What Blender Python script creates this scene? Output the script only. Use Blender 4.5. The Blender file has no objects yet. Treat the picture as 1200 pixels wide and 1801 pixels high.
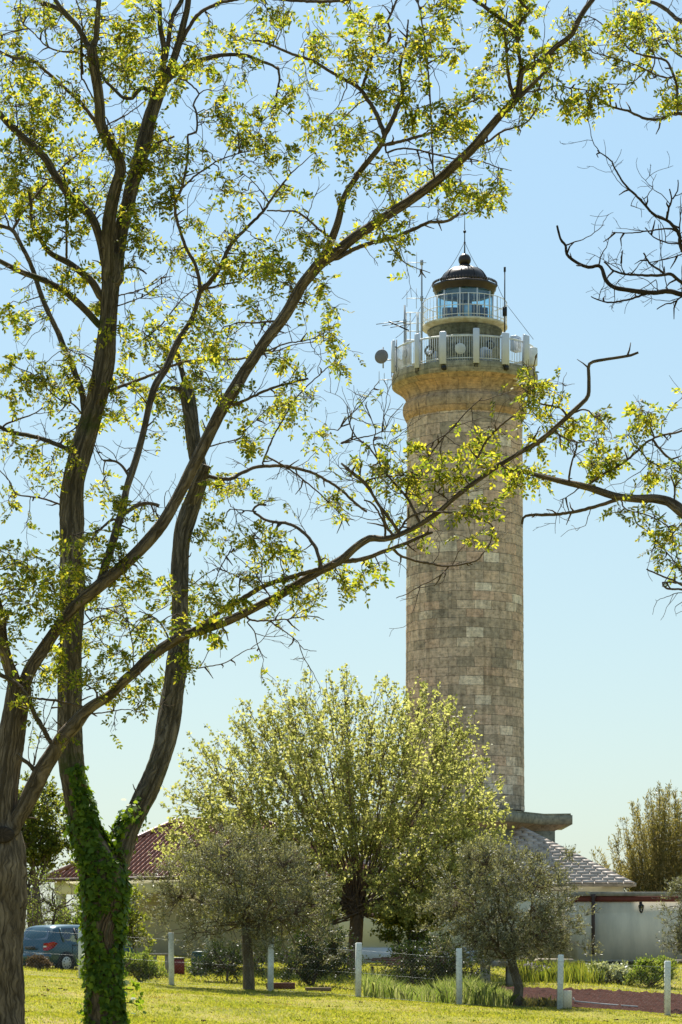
import bpy, math, random
import numpy as np
from mathutils import Vector

# ---------------------------------------------------------------- camera, sky, sun, exposure
F = 4250.0            # focal length in photograph pixels (85 mm on a 36 mm tall frame)
YH = 1640.0           # photograph row of the horizon
CZ = 1.7              # eye height
SUN_AZ = math.radians(-9)     # from straight ahead, negative = to the left
SUN_EL = math.radians(54)

scene = bpy.context.scene
col = scene.collection
cam_data = bpy.data.cameras.new("camera")
cam = bpy.data.objects.new("camera", cam_data)
col.objects.link(cam)
cam.location = (0, 0, CZ)
cam.rotation_euler = (math.radians(90), 0, 0)
cam_data.sensor_fit = 'VERTICAL'
cam_data.sensor_height = 36.0
cam_data.lens = F * 36.0 / 1801.0
cam_data.shift_y = (YH - 900.5) / 1801.0
cam_data.clip_start = 0.5
cam_data.clip_end = 9000
scene.camera = cam

world = bpy.data.worlds.new("World")
scene.world = world
world.use_nodes = True
wn = world.node_tree.nodes
wl = world.node_tree.links
wn.clear()
sky = wn.new('ShaderNodeTexSky')
sky.sky_type = 'NISHITA'
sky.sun_disc = False
sky.sun_elevation = SUN_EL
sky.sun_rotation = SUN_AZ
sky.air_density = 1.0
sky.dust_density = 1.0
sky.ozone_density = 1.6
bg = wn.new('ShaderNodeBackground')
bg.inputs['Strength'].default_value = 0.15
wo = wn.new('ShaderNodeOutputWorld')
gm = wn.new('ShaderNodeGamma')            # a bright, slightly hazy spring sky: less contrast between zenith and horizon
gm.inputs['Gamma'].default_value = 0.45
tn = wn.new('ShaderNodeMix'); tn.data_type = 'RGBA'; tn.blend_type = 'MULTIPLY'; tn.inputs[0].default_value = 1.0
tc = wn.new('ShaderNodeTexCoord'); sx = wn.new('ShaderNodeSeparateXYZ'); tr_ = wn.new('ShaderNodeValToRGB')
tr_.color_ramp.elements[0].position = 0.03; tr_.color_ramp.elements[0].color = (0.76, 0.875, 0.84, 1)   # pale haze low over the sea
tr_.color_ramp.elements[1].position = 0.30; tr_.color_ramp.elements[1].color = (0.65, 0.87, 0.985, 1)
wl.new(tc.outputs['Generated'], sx.inputs[0]); wl.new(sx.outputs['Z'], tr_.inputs[0]); wl.new(tr_.outputs[0], tn.inputs[7])
wl.new(sky.outputs[0], gm.inputs['Color']); wl.new(gm.outputs[0], tn.inputs[6]); wl.new(tn.outputs[2], bg.inputs['Color'])
wl.new(bg.outputs[0], wo.inputs['Surface'])

sun_data = bpy.data.lights.new("sun", 'SUN')
sun_data.energy = 3.7
sun_data.angle = math.radians(0.53)
sun_data.color = (1.0, 0.95, 0.85)
sun = bpy.data.objects.new("sun", sun_data)
col.objects.link(sun)
sd = Vector((math.sin(SUN_AZ) * math.cos(SUN_EL), math.cos(SUN_AZ) * math.cos(SUN_EL), math.sin(SUN_EL)))
sun.rotation_euler = sd.to_track_quat('Z', 'Y').to_euler()
sun.location = sd * 60

scene.view_settings.view_transform = 'Standard'
scene.view_settings.look = 'None'
scene.view_settings.exposure = 1.42
scene.view_settings.gamma = 1.0
scene.cycles.max_bounces = 8
scene.cycles.transparent_max_bounces = 12

random.seed(7)
R = np.random.default_rng(11)

# ---------------------------------------------------------------- helpers
def P(px, py, Y):
    """a point Y metres ahead that stands at photograph pixel px, py"""
    return np.array([(px - 600.0) / F * Y, Y, CZ + (YH - py) / F * Y])

def PX(px, Y): return (px - 600.0) / F * Y
def PZ(py, Y): return CZ + (YH - py) / F * Y

def smooth(t):
    t = np.clip(t, 0, 1)
    return t * t * (3 - 2 * t)

def ground(X, Y):
    X = np.asarray(X, float); Y = np.asarray(Y, float)
    s = -0.05 - 0.0567 * np.clip(X, -25, 25)
    far = 0.42 + 0.3 * smooth((-X - 4) / 4)
    k = smooth((Y - 72) / 26.0)
    und = 0.03 * np.sin(X * 0.9 + Y * 0.31) + 0.025 * np.sin(X * 0.37 - Y * 0.7)
    return s * (1 - k) + far * k + und * (1 - k)

def gz(x, y): return float(ground(x, y))

class MB:
    """collects polygons and builds ONE mesh object"""
    def __init__(s):
        s.v = []; s.uv = []; s.f = []; s.n = 0
    def add(s, v, faces, uv=None):
        v = np.asarray(v, float).reshape(-1, 3)
        s.v.append(v)
        s.uv.append(np.zeros((len(v), 2)) if uv is None else np.asarray(uv, float).reshape(-1, 2))
        if isinstance(faces, np.ndarray):
            s.f.append(faces + s.n)
        else:
            by = {}
            for f in faces: by.setdefault(len(f), []).append(f)
            for k in by: s.f.append(np.array(by[k], int) + s.n)
        s.n += len(v)
    def box(s, c, d, rz=0.0, taper=1.0):
        x, y, z = [k / 2 for k in d]
        v = np.array([(-x, -y, -z), (x, -y, -z), (x, y, -z), (-x, y, -z),
                      (-x * taper, -y * taper, z), (x * taper, -y * taper, z), (x * taper, y * taper, z), (-x * taper, y * taper, z)])
        ca, sa = math.cos(rz), math.sin(rz)
        v = np.c_[v[:, 0] * ca - v[:, 1] * sa, v[:, 0] * sa + v[:, 1] * ca, v[:, 2]] + np.array(c)
        s.add(v, np.array([(0, 3, 2, 1), (4, 5, 6, 7), (0, 1, 5, 4), (1, 2, 6, 5), (2, 3, 7, 6), (3, 0, 4, 7)]))
    def bevbox(s, c, d, rz=0.0, b=0.02):
        """a box with chamfered vertical edges and top"""
        x, y, z = [k / 2 for k in d]
        ring = [(-x + b, -y), (x - b, -y), (x, -y + b), (x, y - b), (x - b, y), (-x + b, y), (-x, y - b), (-x, -y + b)]
        ring2 = [(px * (1 - b / x), py * (1 - b / y)) for px, py in ring]
        v = np.array([(p[0], p[1], -z) for p in ring] + [(p[0], p[1], z - b) for p in ring] + [(p[0], p[1], z) for p in ring2])
        ca, sa = math.cos(rz), math.sin(rz)
        v = np.c_[v[:, 0] * ca - v[:, 1] * sa, v[:, 0] * sa + v[:, 1] * ca, v[:, 2]] + np.array(c)
        f = []
        for k in range(8):
            n = (k + 1) % 8
            f.append((k, n, 8 + n, 8 + k)); f.append((8 + k, 8 + n, 16 + n, 16 + k))
        f.append(tuple(range(16, 24))); f.append(tuple(range(7, -1, -1)))
        s.add(v, f)
    def tube(s, pts, rad, sides=6, cap=True, wob=0.0, ridges=0):
        pts = np.asarray(pts, float); n = len(pts)
        rad = np.full(n, rad, float) if np.isscalar(rad) else np.asarray(rad, float)
        t = np.gradient(pts, axis=0)
        t /= np.linalg.norm(t, axis=1, keepdims=True) + 1e-9
        ref = np.array([0.13, -0.97, 0.2]) if abs(t[0, 1]) < 0.8 else np.array([1.0, 0, 0])
        fr = []
        u = ref - t[0] * ref.dot(t[0]); u /= np.linalg.norm(u)
        for k in range(n):
            u = u - t[k] * u.dot(t[k]); u /= np.linalg.norm(u) + 1e-9
            fr.append((u, np.cross(t[k], u)))
        U = np.array([f[0] for f in fr]); W = np.array([f[1] for f in fr])
        a = np.linspace(0, 2 * np.pi, sides, endpoint=False)
        rr = rad[:, None] * np.ones((1, sides))
        L = np.r_[0, np.cumsum(np.linalg.norm(np.diff(pts, axis=0), axis=1))]
        if ridges:
            ph = R.random(4) * 6.28
            rr = rr * (1 + 0.075 * np.sin(a[None] * ridges + 1.4 * np.sin(L[:, None] * 1.7 + ph[0]) + ph[1])
                       + 0.035 * np.sin(a[None] * (ridges * 2 + 1) + 2.2 * np.sin(L[:, None] * 2.9 + ph[2]))
                       + 0.04 * np.sin(L[:, None] * 7 + a[None] * 2 + ph[3]))
        if wob:
            rr = rr * (1 + wob * R.standard_normal((n, sides)))
        v = pts[:, None] + rr[..., None] * (np.cos(a)[None, :, None] * U[:, None] + np.sin(a)[None, :, None] * W[:, None])
        v = v.reshape(-1, 3)
        uv = np.stack([np.broadcast_to(a[None] / 6.2832 * (2 * np.pi * max(rad.mean(), 0.01)), (n, sides)),
                       np.broadcast_to(L[:, None], (n, sides))], -1).reshape(-1, 2)
        i = np.arange(n - 1)[:, None] * sides; j = np.arange(sides)[None]; j2 = (j + 1) % sides
        q = np.stack([i + j, i + j2, i + sides + j2, i + sides + j], -1).reshape(-1, 4)
        base = s.n
        s.add(v, q, uv)
        if cap:
            s.f.append(np.array([list(range(sides - 1, -1, -1))]) + base)
            s.f.append(np.array([list(range(sides))]) + base + (n - 1) * sides)
    def cyl(s, a, b, r, sides=10, r2=None):
        s.tube([a, b], [r, r if r2 is None else r2], sides)
    def lathe(s, prof, c, seg=48, a0=0.0, a1=2 * math.pi, uvr=None):
        """prof: list of (radius, z); revolved about the vertical through c"""
        full = abs(a1 - a0 - 2 * math.pi) < 1e-6
        m = seg if full else seg + 1
        a = np.linspace(a0, a1, seg + 1)[:m]
        prof = np.asarray(prof, float); n = len(prof)
        v = np.stack([c[0] + prof[:, None, 0] * np.cos(a)[None], c[1] + prof[:, None, 0] * np.sin(a)[None],
                      np.broadcast_to(c[2] + prof[:, None, 1], (n, m))], -1).reshape(-1, 3)
        r0 = uvr or prof[:, 0].max()
        d = np.r_[0, np.cumsum(np.linalg.norm(np.diff(prof, axis=0), axis=1))]
        uv = np.stack([np.broadcast_to(a[None] * r0, (n, m)), np.broadcast_to(d[:, None], (n, m))], -1).reshape(-1, 2)
        i = np.arange(n - 1)[:, None] * m
        j = np.arange(m if full else m - 1)[None]; j2 = (j + 1) % m
        q = np.stack([i + j, i + j2, i + m + j2, i + m + j], -1).reshape(-1, 4)
        s.add(v, q, uv)
    def sphere(s, c, r, seg=14, sq=1.0):
        th = np.linspace(0.02, math.pi - 0.02, 9)
        s.lathe([(r * math.sin(t), -r * sq * math.cos(t)) for t in th], c, seg)
    def prism(s, poly, z0, z1):
        """poly: list of (x, y) counter-clockwise"""
        n = len(poly)
        v = [(p[0], p[1], z0) for p in poly] + [(p[0], p[1], z1) for p in poly]
        f = [(k, (k + 1) % n, n + (k + 1) % n, n + k) for k in range(n)] + [tuple(range(n, 2 * n)), tuple(range(n - 1, -1, -1))]
        s.add(v, f)
    def build(s, name, m, parent=None, origin=None, smooth=False):
        me = bpy.data.meshes.new(name)
        V = np.concatenate(s.v); UV = np.concatenate(s.uv)
        used = np.unique(np.concatenate([f.ravel() for f in s.f]))
        if len(used) < len(V):
            back = np.zeros(len(V), int); back[used] = np.arange(len(used))
            V = V[used]; UV = UV[used]; s.f = [back[f] for f in s.f]
        o = np.zeros(3)
        if parent is not None: o = np.array(WORLD[parent.name])
        elif origin is not None: o = np.array(origin)
        V = V - o
        me.vertices.add(len(V)); me.vertices.foreach_set('co', V.astype(np.float32).ravel())
        loops = np.concatenate([f.ravel() for f in s.f])
        tot = np.concatenate([np.full(len(f), f.shape[1]) for f in s.f])
        me.loops.add(len(loops)); me.loops.foreach_set('vertex_index', loops.astype(np.int32))
        me.polygons.add(len(tot))
        me.polygons.foreach_set('loop_start', np.r_[0, np.cumsum(tot)[:-1]].astype(np.int32))
        me.polygons.foreach_set('loop_total', tot.astype(np.int32))
        uvl = me.uv_layers.new(name='UVMap')
        uvl.data.foreach_set('uv', UV[loops].astype(np.float32).ravel())
        me.update(calc_edges=True); me.validate()
        if smooth: me.polygons.foreach_set('use_smooth', np.ones(len(tot), bool))
        me.materials.append(m)
        ob = bpy.data.objects.new(name, me)
        col.objects.link(ob)
        if parent is not None: ob.parent = parent
        else: ob.location = tuple(o)
        WORLD[ob.name] = tuple(o) if parent is None else WORLD[parent.name]
        return ob

WORLD = {}
def empty(name, loc):
    o = bpy.data.objects.new(name, None); col.objects.link(o)
    o.location = tuple(float(k) for k in loc)
    o.empty_display_size = 0.2
    WORLD[o.name] = tuple(float(k) for k in loc)
    return o

def tag(o, label=None, cat=None, group=None, kind=None):
    if label: o['label'] = label
    if cat: o['category'] = cat
    if group: o['group'] = group
    if kind: o['kind'] = kind
    return o

def thing(name, loc, label, cat, group=None):
    return tag(empty(name, loc), label, cat, group)

def copy_tree(o):
    c = o.copy(); col.objects.link(c); WORLD[c.name] = WORLD[o.name]
    for ch in list(o.children):
        d = ch.copy(); col.objects.link(d); d.parent = c
        for g in list(ch.children):
            e = g.copy(); col.objects.link(e); e.parent = d
    return c

# ---------------------------------------------------------------- materials
def nt(name):
    m = bpy.data.materials.new(name); m.use_nodes = True
    n = m.node_tree.nodes; l = m.node_tree.links
    for k in list(n):
        n.remove(k)
    out = n.new('ShaderNodeOutputMaterial')
    return m, n, l, out

def ramp(n, stops, interp='LINEAR'):
    r = n.new('ShaderNodeValToRGB'); e = r.color_ramp.elements
    r.color_ramp.interpolation = interp
    while len(e) < len(stops): e.new(0.5)
    for k, (p, c) in enumerate(stops):
        e[k].position = p; e[k].color = (*c, 1)
    return r

def mix(n, l, fac, a, b, mode='MIX'):
    m = n.new('ShaderNodeMix'); m.data_type = 'RGBA'; m.blend_type = mode
    for key, val in ((0, fac), (6, a), (7, b)):
        if hasattr(val, 'is_output') or hasattr(val, 'links'): l.new(val, m.inputs[key])
        elif key == 0: m.inputs[0].default_value = val
        else: m.inputs[key].default_value = (*val, 1)
    return m.outputs[2]

def tex(n, l, kind, scale, co=None, detail=4.0, rough=0.6, mapping=None):
    t = n.new({'noise': 'ShaderNodeTexNoise', 'voronoi': 'ShaderNodeTexVoronoi', 'wave': 'ShaderNodeTexWave', 'brick': 'ShaderNodeTexBrick'}[kind])
    if 'Scale' in t.inputs: t.inputs['Scale'].default_value = scale
    if kind == 'noise':
        t.inputs['Detail'].default_value = detail; t.inputs['Roughness'].default_value = rough
    c = n.new('ShaderNodeTexCoord')
    src = c.outputs[co or 'Object']
    if mapping:
        mp = n.new('ShaderNodeMapping'); mp.inputs['Scale'].default_value = mapping
        l.new(src, mp.inputs['Vector']); src = mp.outputs[0]
    l.new(src, t.inputs['Vector'])
    return t

def plain(name, c, rough=0.6, metal=0.0, var=0.25, scale=3.0, bump=0.0, spec=0.3, co='Object', mapping=None, dirt=None):
    """a colour with uneven weathering"""
    m, n, l, out = nt(name)
    b = n.new('ShaderNodeBsdfPrincipled')
    b.inputs['Roughness'].default_value = rough; b.inputs['Metallic'].default_value = metal
    b.inputs['Specular IOR Level'].default_value = spec
    t = tex(n, l, 'noise', scale, co, 6, 0.65, mapping)
    d = dirt or tuple(k * (1 - var) for k in c)
    r = ramp(n, [(0.3, d), (0.62, c), (0.8, tuple(min(1, k * (1 + var * 0.4)) for k in c))])
    l.new(t.outputs['Fac'], r.inputs[0]); l.new(r.outputs[0], b.inputs['Base Color'])
    if bump:
        t2 = tex(n, l, 'noise', scale * 6, co, 5, 0.7, mapping)
        bp = n.new('ShaderNodeBump'); bp.inputs['Strength'].default_value = bump; bp.inputs['Distance'].default_value = 0.02
        l.new(t2.outputs['Fac'], bp.inputs['Height']); l.new(bp.outputs[0], b.inputs['Normal'])
    l.new(b.outputs[0], out.inputs[0])
    return m

def leafmat(name, cols, trans, tfac=0.5, rough=0.45, spec=0.35, patch=None):
    """leaves: a reflecting side plus light passing through; colour differs from leaf to leaf"""
    m, n, l, out = nt(name)
    g = n.new('ShaderNodeNewGeometry')
    k = len(cols)
    r1 = ramp(n, [(i / max(1, k - 1), c) for i, c in enumerate(cols)])
    r2 = ramp(n, [(i / max(1, len(trans) - 1), c) for i, c in enumerate(trans)])
    l.new(g.outputs['Random Per Island'], r1.inputs[0]); l.new(g.outputs['Random Per Island'], r2.inputs[0])
    b = n.new('ShaderNodeBsdfPrincipled')
    b.inputs['Roughness'].default_value = rough; b.inputs['Specular IOR Level'].default_value = spec
    t = n.new('ShaderNodeBsdfTranslucent')
    o1, o2 = r1.outputs[0], r2.outputs[0]
    if patch:                                  # greener, drier and browner patches of growth
        pn = tex(n, l, 'noise', patch, 'Object', 5, 0.7)
        pr = ramp(n, [(0.32, (0.62, 0.66, 0.5)), (0.47, (1.0, 1.0, 1.0)), (0.58, (1.0, 0.98, 0.95)), (0.68, (0.86, 0.66, 0.85))]); l.new(pn.outputs['Fac'], pr.inputs[0])
        o1 = mix(n, l, 1.0, o1, pr.outputs[0], 'MULTIPLY'); o2 = mix(n, l, 1.0, o2, pr.outputs[0], 'MULTIPLY')
    l.new(o1, b.inputs['Base Color']); l.new(o2, t.inputs['Color'])
    mx = n.new('ShaderNodeMixShader'); mx.inputs[0].default_value = tfac
    l.new(b.outputs[0], mx.inputs[1]); l.new(t.outputs[0], mx.inputs[2]); l.new(mx.outputs[0], out.inputs[0])
    return m

def barkmat(name, dark, light, su=26.0, sv=3.0, bump=0.9, moss=None):
    """fissured bark: long crooked ridges of two sizes, broken across"""
    m, n, l, out = nt(name)
    b = n.new('ShaderNodeBsdfPrincipled'); b.inputs['Roughness'].default_value = 0.9; b.inputs['Specular IOR Level'].default_value = 0.15
    c0 = n.new('ShaderNodeTexCoord')
    wn_ = n.new('ShaderNodeTexNoise'); wn_.inputs['Scale'].default_value = 4.0; wn_.inputs['Detail'].default_value = 3
    l.new(c0.outputs['UV'], wn_.inputs['Vector'])
    ad = n.new('ShaderNodeVectorMath'); ad.operation = 'MULTIPLY_ADD'; ad.inputs[1].default_value = (0.16, 0.05, 0.0)
    l.new(wn_.outputs['Color'], ad.inputs[0]); l.new(c0.outputs['UV'], ad.inputs[2])
    def layer(kind, sc, mp):
        t = n.new('ShaderNodeTexNoise' if kind == 'n' else 'ShaderNodeTexVoronoi'); t.inputs['Scale'].default_value = sc
        if kind == 'n': t.inputs['Detail'].default_value = 6; t.inputs['Roughness'].default_value = 0.7
        else: t.feature = 'DISTANCE_TO_EDGE'
        q = n.new('ShaderNodeMapping'); q.inputs['Scale'].default_value = mp
        l.new(ad.outputs[0], q.inputs['Vector']); l.new(q.outputs[0], t.inputs['Vector'])
        return t
    v = layer('v', 1.0, (su * 0.9, sv * 0.42, 1)); t = layer('n', 1.0, (su * 1.1, sv * 0.5, 1))
    e = ramp(n, [(0.0, (0, 0, 0)), (0.22, (1, 1, 1))]); l.new(v.outputs['Distance'], e.inputs[0])
    h = n.new('ShaderNodeMath'); h.operation = 'MULTIPLY_ADD'; h.inputs[1].default_value = 0.22
    l.new(e.outputs[0], h.inputs[0])
    h2 = n.new('ShaderNodeMath'); h2.operation = 'MULTIPLY'; h2.inputs[1].default_value = 1.0
    l.new(t.outputs['Fac'], h2.inputs[0]); l.new(h2.outputs[0], h.inputs[2])
    r = ramp(n, [(0.45, dark), (0.68, tuple((a * .8 + c * .6) / 1.4 for a, c in zip(dark, light))), (0.92, light)])
    l.new(h.outputs[0], r.inputs[0])
    t2 = tex(n, l, 'noise', 1.3, 'Object', 4, 0.6)
    r2 = ramp(n, [(0.3, (0.72, 0.66, 0.58)), (0.7, (1.15, 1.1, 1.05))])
    l.new(t2.outputs['Fac'], r2.inputs[0])
    c = mix(n, l, 1.0, r.outputs[0], r2.outputs[0], 'MULTIPLY')
    if moss:
        t3 = tex(n, l, 'noise', 2.1, 'Object', 5, 0.7)
        r3 = ramp(n, [(0.55, (0, 0, 0)), (0.68, (1, 1, 1))]); l.new(t3.outputs['Fac'], r3.inputs[0])
        c = mix(n, l, r3.outputs[0], c, moss)
    l.new(c, b.inputs['Base Color'])
    bp = n.new('ShaderNodeBump'); bp.inputs['Strength'].default_value = bump; bp.inputs['Distance'].default_value = 0.04
    l.new(h.outputs[0], bp.inputs['Height']); l.new(bp.outputs[0], b.inputs['Normal'])
    l.new(b.outputs[0], out.inputs[0])
    return m

def stonemat(name, bw, bh, stops, uv=True, mortar=0.012, stain=0.6, bumpd=0.03):
    """coursed ashlar: each block has its own tone"""
    m, n, l, out = nt(name)
    b = n.new('ShaderNodeBsdfPrincipled'); b.inputs['Roughness'].default_value = 0.9; b.inputs['Specular IOR Level'].default_value = 0.15
    c = n.new('ShaderNodeTexCoord')
    src = c.outputs['UV' if uv else 'Object']
    dn = n.new('ShaderNodeTexNoise'); dn.inputs['Scale'].default_value = 0.9; dn.inputs['Detail'].default_value = 3
    l.new(src, dn.inputs['Vector'])
    off = n.new('ShaderNodeVectorMath'); off.operation = 'MULTIPLY_ADD'
    off.inputs[1].default_value = (0.13, 0.07, 0.0)
    sy = n.new('ShaderNodeMapping'); sy.inputs['Scale'].default_value = (0.0, 1.0, 0.0); l.new(src, sy.inputs['Vector'])
    rn = n.new('ShaderNodeTexNoise'); rn.inputs['Scale'].default_value = 0.8; rn.inputs['Detail'].default_value = 1; l.new(sy.outputs[0], rn.inputs['Vector'])
    ro = n.new('ShaderNodeVectorMath'); ro.operation = 'MULTIPLY_ADD'; ro.inputs[1].default_value = (0.0, 0.55, 0.0)
    l.new(rn.outputs['Color'], ro.inputs[0]); l.new(src, ro.inputs[2])
    fn = n.new('ShaderNodeTexNoise'); fn.inputs['Scale'].default_value = 9.0; fn.inputs['Detail'].default_value = 3; l.new(src, fn.inputs['Vector'])
    fo = n.new('ShaderNodeVectorMath'); fo.operation = 'MULTIPLY_ADD'; fo.inputs[1].default_value = (0.035, 0.035, 0.0)
    l.new(fn.outputs['Color'], fo.inputs[0]); l.new(ro.outputs[0], fo.inputs[2])
    l.new(dn.outputs['Color'], off.inputs[0]); l.new(fo.outputs[0], off.inputs[2])
    def bricks(w, h, o, sq, sf):
        k = n.new('ShaderNodeTexBrick'); k.inputs['Scale'].default_value = 1.0
        k.offset = o; k.squash = sq; k.squash_frequency = sf
        k.inputs['Brick Width'].default_value = w; k.inputs['Row Height'].default_value = h
        k.inputs['Mortar Size'].default_value = mortar; k.inputs['Mortar Smooth'].default_value = 0.35
        k.inputs['Color1'].default_value = (0, 0, 0, 1); k.inputs['Color2'].default_value = (1, 1, 1, 1)
        k.inputs['Mortar'].default_value = (0.25, 0.25, 0.25, 1); k.inputs['Bias'].default_value = 0.0
        l.new(off.outputs[0], k.inputs['Vector'])
        return k
    k = bricks(bw, bh, 0.47, 1.35, 3)
    r = ramp(n, stops); l.new(k.outputs['Color'], r.inputs[0])
    t = tex(n, l, 'noise', 5.0, 'Object', 8, 0.7)
    rt = ramp(n, [(0.3, (0.42, 0.40, 0.37)), (0.5, (0.98, 0.97, 0.95)), (0.7, (1.35, 1.3, 1.22))]); l.new(t.outputs['Fac'], rt.inputs[0])
    cc = mix(n, l, 1.0, r.outputs[0], rt.outputs[0], 'MULTIPLY')
    t2 = tex(n, l, 'noise', 0.45, 'Object', 6, 0.6, (1, 1, 0.55))
    r2 = ramp(n, [(0.34, (0.60, 0.61, 0.58)), (0.5, (1, 0.99, 0.97)), (0.7, (1.12, 1.02, 0.9))]); l.new(t2.outputs['Fac'], r2.inputs[0])
    cc = mix(n, l, stain, cc, mix(n, l, 1.0, cc, r2.outputs[0], 'MULTIPLY'))
    # bedding streaks inside the blocks and dark pitted patches
    bm = n.new('ShaderNodeMapping'); bm.inputs['Scale'].default_value = (1.3, 13.0, 1.0); l.new(off.outputs[0], bm.inputs['Vector'])
    bt = n.new('ShaderNodeTexNoise'); bt.inputs['Scale'].default_value = 1.0; bt.inputs['Detail'].default_value = 5; bt.inputs['Roughness'].default_value = 0.65; l.new(bm.outputs[0], bt.inputs['Vector'])
    rb = ramp(n, [(0.3, (0.72, 0.68, 0.64)), (0.5, (1.0, 0.99, 0.97)), (0.7, (1.16, 1.1, 1.02))]); l.new(bt.outputs['Fac'], rb.inputs[0])
    cc = mix(n, l, 0.8, cc, mix(n, l, 1.0, cc, rb.outputs[0], 'MULTIPLY'))
    pt = tex(n, l, 'noise', 1.4, 'Object', 7, 0.75)
    rp = ramp(n, [(0.60, (0, 0, 0)), (0.70, (0.75, 0.75, 0.75))]); l.new(pt.outputs['Fac'], rp.inputs[0])
    cc = mix(n, l, rp.outputs[0], cc, (0.20, 0.185, 0.155))
    # rain streaks running down
    sm = n.new('ShaderNodeMapping'); sm.inputs['Scale'].default_value = (2.6, 0.16, 1.0); l.new(src, sm.inputs['Vector'])
    st = n.new('ShaderNodeTexNoise'); st.inputs['Scale'].default_value = 1.0; st.inputs['Detail'].default_value = 6; st.inputs['Roughness'].default_value = 0.6; l.new(sm.outputs[0], st.inputs['Vector'])
    rs = ramp(n, [(0.34, (0.66, 0.655, 0.63)), (0.52, (1.0, 1.0, 1.0)), (0.72, (1.08, 1.04, 0.98))]); l.new(st.outputs['Fac'], rs.inputs[0])
    cc = mix(n, l, 1.0, cc, rs.outputs[0], 'MULTIPLY')
    # joints
    jf = n.new('ShaderNodeMath'); jf.operation = 'MULTIPLY'
    jr = ramp(n, [(0.35, (0.15, 0.15, 0.15)), (0.6, (0.9, 0.9, 0.9))]); l.new(fn.outputs['Fac'], jr.inputs[0])
    l.new(k.outputs['Fac'], jf.inputs[0]); l.new(jr.outputs[0], jf.inputs[1])
    cc2 = mix(n, l, jf.outputs[0], cc, (0.15, 0.125, 0.10))
    l.new(cc2, b.inputs['Base Color'])
    h = n.new('ShaderNodeMath'); h.operation = 'MULTIPLY_ADD'; h.inputs[1].default_value = -1.2
    l.new(k.outputs['Fac'], h.inputs[0]); l.new(t.outputs['Fac'], h.inputs[2])
    bp = n.new('ShaderNodeBump'); bp.inputs['Strength'].default_value = 0.8; bp.inputs['Distance'].default_value = bumpd
    l.new(h.outputs[0], bp.inputs['Height']); l.new(bp.outputs[0], b.inputs['Normal'])
    l.new(b.outputs[0], out.inputs[0])
    return m

def glassmat(name, tint, alpha, rough=0.05):
    m, n, l, out = nt(name)
    t = n.new('ShaderNodeBsdfTransparent'); t.inputs[0].default_value = (*tint, 1)
    g = n.new('ShaderNodeBsdfGlossy'); g.inputs['Roughness'].default_value = rough
    g.inputs[0].default_value = (0.9, 0.95, 1, 1)
    mx = n.new('ShaderNodeMixShader'); mx.inputs[0].default_value = alpha
    l.new(t.outputs[0], mx.inputs[1]); l.new(g.outputs[0], mx.inputs[2]); l.new(mx.outputs[0], out.inputs[0])
    return m

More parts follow.
